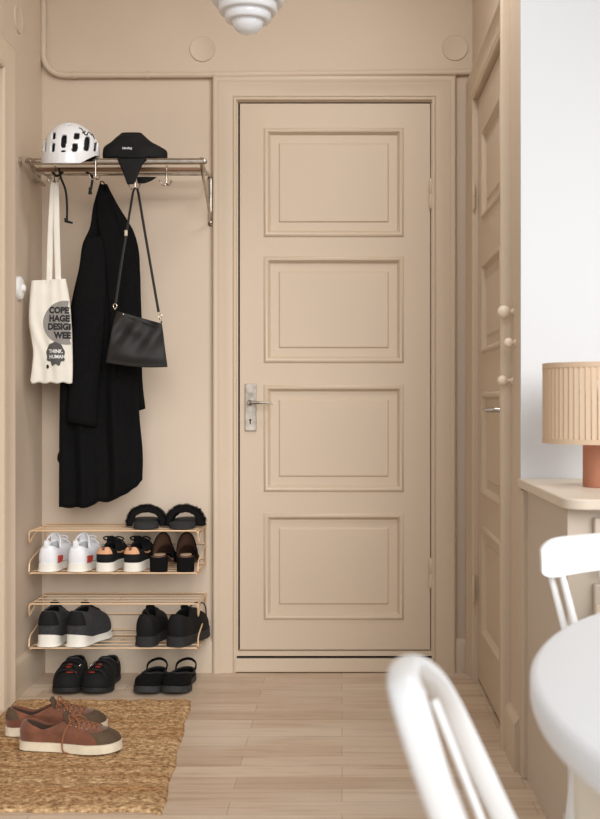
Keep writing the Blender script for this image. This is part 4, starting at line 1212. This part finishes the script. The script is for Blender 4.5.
# =================================================================== ROUND TABLE
TX, TY, TZ = 1.0, 1.32, .730
TA, TB = .765, .86
tab = thing('dining_table', 'round white dining table with a thick rounded rim at the right', 'table', (TX, TY, 0))
bm = NB(); N = 128; rings = []
for (k, z) in ((.0, TZ), (.5, TZ), (.985, TZ), (.994, TZ-.002), (1.0, TZ-.008), (1.0, TZ-.030), (.996, TZ-.040), (.985, TZ-.046), (.5, TZ-.046), (0, TZ-.046)):
    if k == 0: continue
    rings.append([Vector((TX+TA*k*math.cos(2*PI*i/N), TY+TB*k*math.sin(2*PI*i/N), z)) for i in range(N)])
loft(bm, rings, True, True); obj('table_top', bm, 'table_white', tab, angle=60)
for (lx, ly) in ((.352, 1.55), (1.6, 1.55), (.80, .66), (1.6, .9)):
    bm = NB(); lathe(bm, [(.018, 0), (.020, .01), (.032, .60), (.032, TZ-.046)], (lx, ly, 0), 'z', 24); obj('leg', bm, 'table_leg', tab, label='cream painted leg')

# =================================================================== CHAIRS
# chair behind the table (local: seat centre at origin, back at +Y, rail curved)
def seat_bm(w, d, z, th=.025):
    bm = NB(); N = 40; rings = []
    for k, zz_ in ((.94, z-th), (1, z-th*.6), (1, z-.006), (.96, z), (.5, z-.004)):
        rings.append([Vector((w*k*abs(math.cos(a))**.7*(1 if math.cos(a) > 0 else -1), d*k*abs(math.sin(a))**.7*(1 if math.sin(a) > 0 else -1), zz_)) for a in [2*PI*i/N+.01 for i in range(N)]])
    loft(bm, rings, True, True); return bm
c2 = thing('spindle_chair', 'white spindle back chair with a curved top rail beyond the round table', 'chair', (.625, 2.06, 0))
obj('seat', seat_bm(.21, .20, .45), 'chair_white', c2, world=False)
zt, zb2 = .812, .726
bm = NB(); prev = []; K = 48
for k in range(K+1):
    s = .5-.5*math.cos(PI*k/K); x = -.225+.45*s; arc = 1-(2*s-1)**2
    y = .19+.07*arc; e = min(1, min(s, 1-s)/.10); e = math.sqrt(max(0, 1-(1-e)**2))
    zm = .766+.006*arc; hh = (.030+.012*arc)*(.55+.45*e); hh = .041*(.5+.5*e)*(1-.12*arc)
    th = .011
    zc_ = zm+.006*arc
    lean = .010
    prev.append([Vector((x, y-th, zc_-hh)), Vector((x, y-th+lean*.5-.002, zc_)), Vector((x, y-th+lean, zc_+hh-.003)), Vector((x, y+lean, zc_+hh)), Vector((x, y+th+lean, zc_+hh-.003)), Vector((x, y+th+lean*.5+.002, zc_)), Vector((x, y+th, zc_-hh)), Vector((x, y, zc_-hh-.002))])
loft(bm, prev, True, True); obj('top_rail', bm, 'chair_white', c2, world=False, angle=60, bevel=.002)
for k, s in enumerate((.10, .30, .5, .70, .90)):
    x = -.225+.45*s; y = .19+.07*(1-(2*s-1)**2); bm = NB()
    tube(bm, [(x*.60, .165, .44), (x*.79, (y+.165)/2+.002, .58), (x, y, .74)], [.009, .0085, .007], 12); obj('spindle', bm, 'chair_white', c2, world=False)
for sx in (-1, 1):
    bm = NB(); tube(bm, [(sx*.125, .20, .43), (sx*.200, .235, .74)], [.009, .007], 12); obj('back_post', bm, 'chair_white', c2, world=False)
    bm = NB(); tube(bm, [(sx*.150, .15, .43), (sx*.19, .205, 0)], [.016, .012], 12); obj('leg', bm, 'chair_white', c2, world=False)
    bm = NB(); tube(bm, [(sx*.150, -.14, .43), (sx*.19, -.18, 0)], [.016, .012], 12); obj('leg', bm, 'chair_white', c2, world=False)

# chair in the foreground, its hoop back seen nearly edge on
c1 = thing('hoop_chair', 'white hoop back chair blurred in the foreground, drawn up to the table', 'chair', (.24, 1.05, 0))
hoop_px = [  # (px, py, Y) centre line of the hoop from the near foot over the top to the far foot
    (590, 1180, .84), (520, 1000, .84), (448, 819, .845), (424, 752, .85), (408, 700, .87), (403, 676, .92), (410, 664, 1.0), (430, 677, 1.09), (448, 703, 1.16), (469, 745, 1.20), (495, 800, 1.22), (525, 862, 1.22), (582, 980, 1.22)]
hp_ = spline([P(a, b, c) for a, b, c in hoop_px], 90)
bm = NB()
aim = Vector((math.cos(math.radians(-17)), math.sin(math.radians(-17)), .28)).normalized()   # the hoop's front
tube(bm, hp_, 1, 16, flat=(.0138, .0085), up=aim)
obj('hoop_back', bm, 'chair_white', c1)
for k, (a, b) in enumerate((((434, 700, 1.10), (545, 980, 1.10)), ((420, 690, 1.02), (515, 1010, .98)), ((413, 700, .93), (510, 1050, .90)))):
    bm = NB(); tube(bm, [P(*a), P(*b)], .0042, 12); obj('spindle', bm, 'chair_white', c1)
bm = seat_bm(.20, .21, .45)
bmesh.ops.translate(bm, verts=bm.verts, vec=(.36, 1.03, 0)); obj('seat', bm, 'chair_white', c1)
for sx, sy in ((-1, -1), (-1, 1), (1, -1), (1, 1)):
    bm = NB(); tube(bm, [(.36+sx*.14, 1.03+sy*.14, .43), (.36+sx*.18, 1.03+sy*.19, 0)], [.016, .012], 12); obj('leg', bm, 'chair_white', c1)
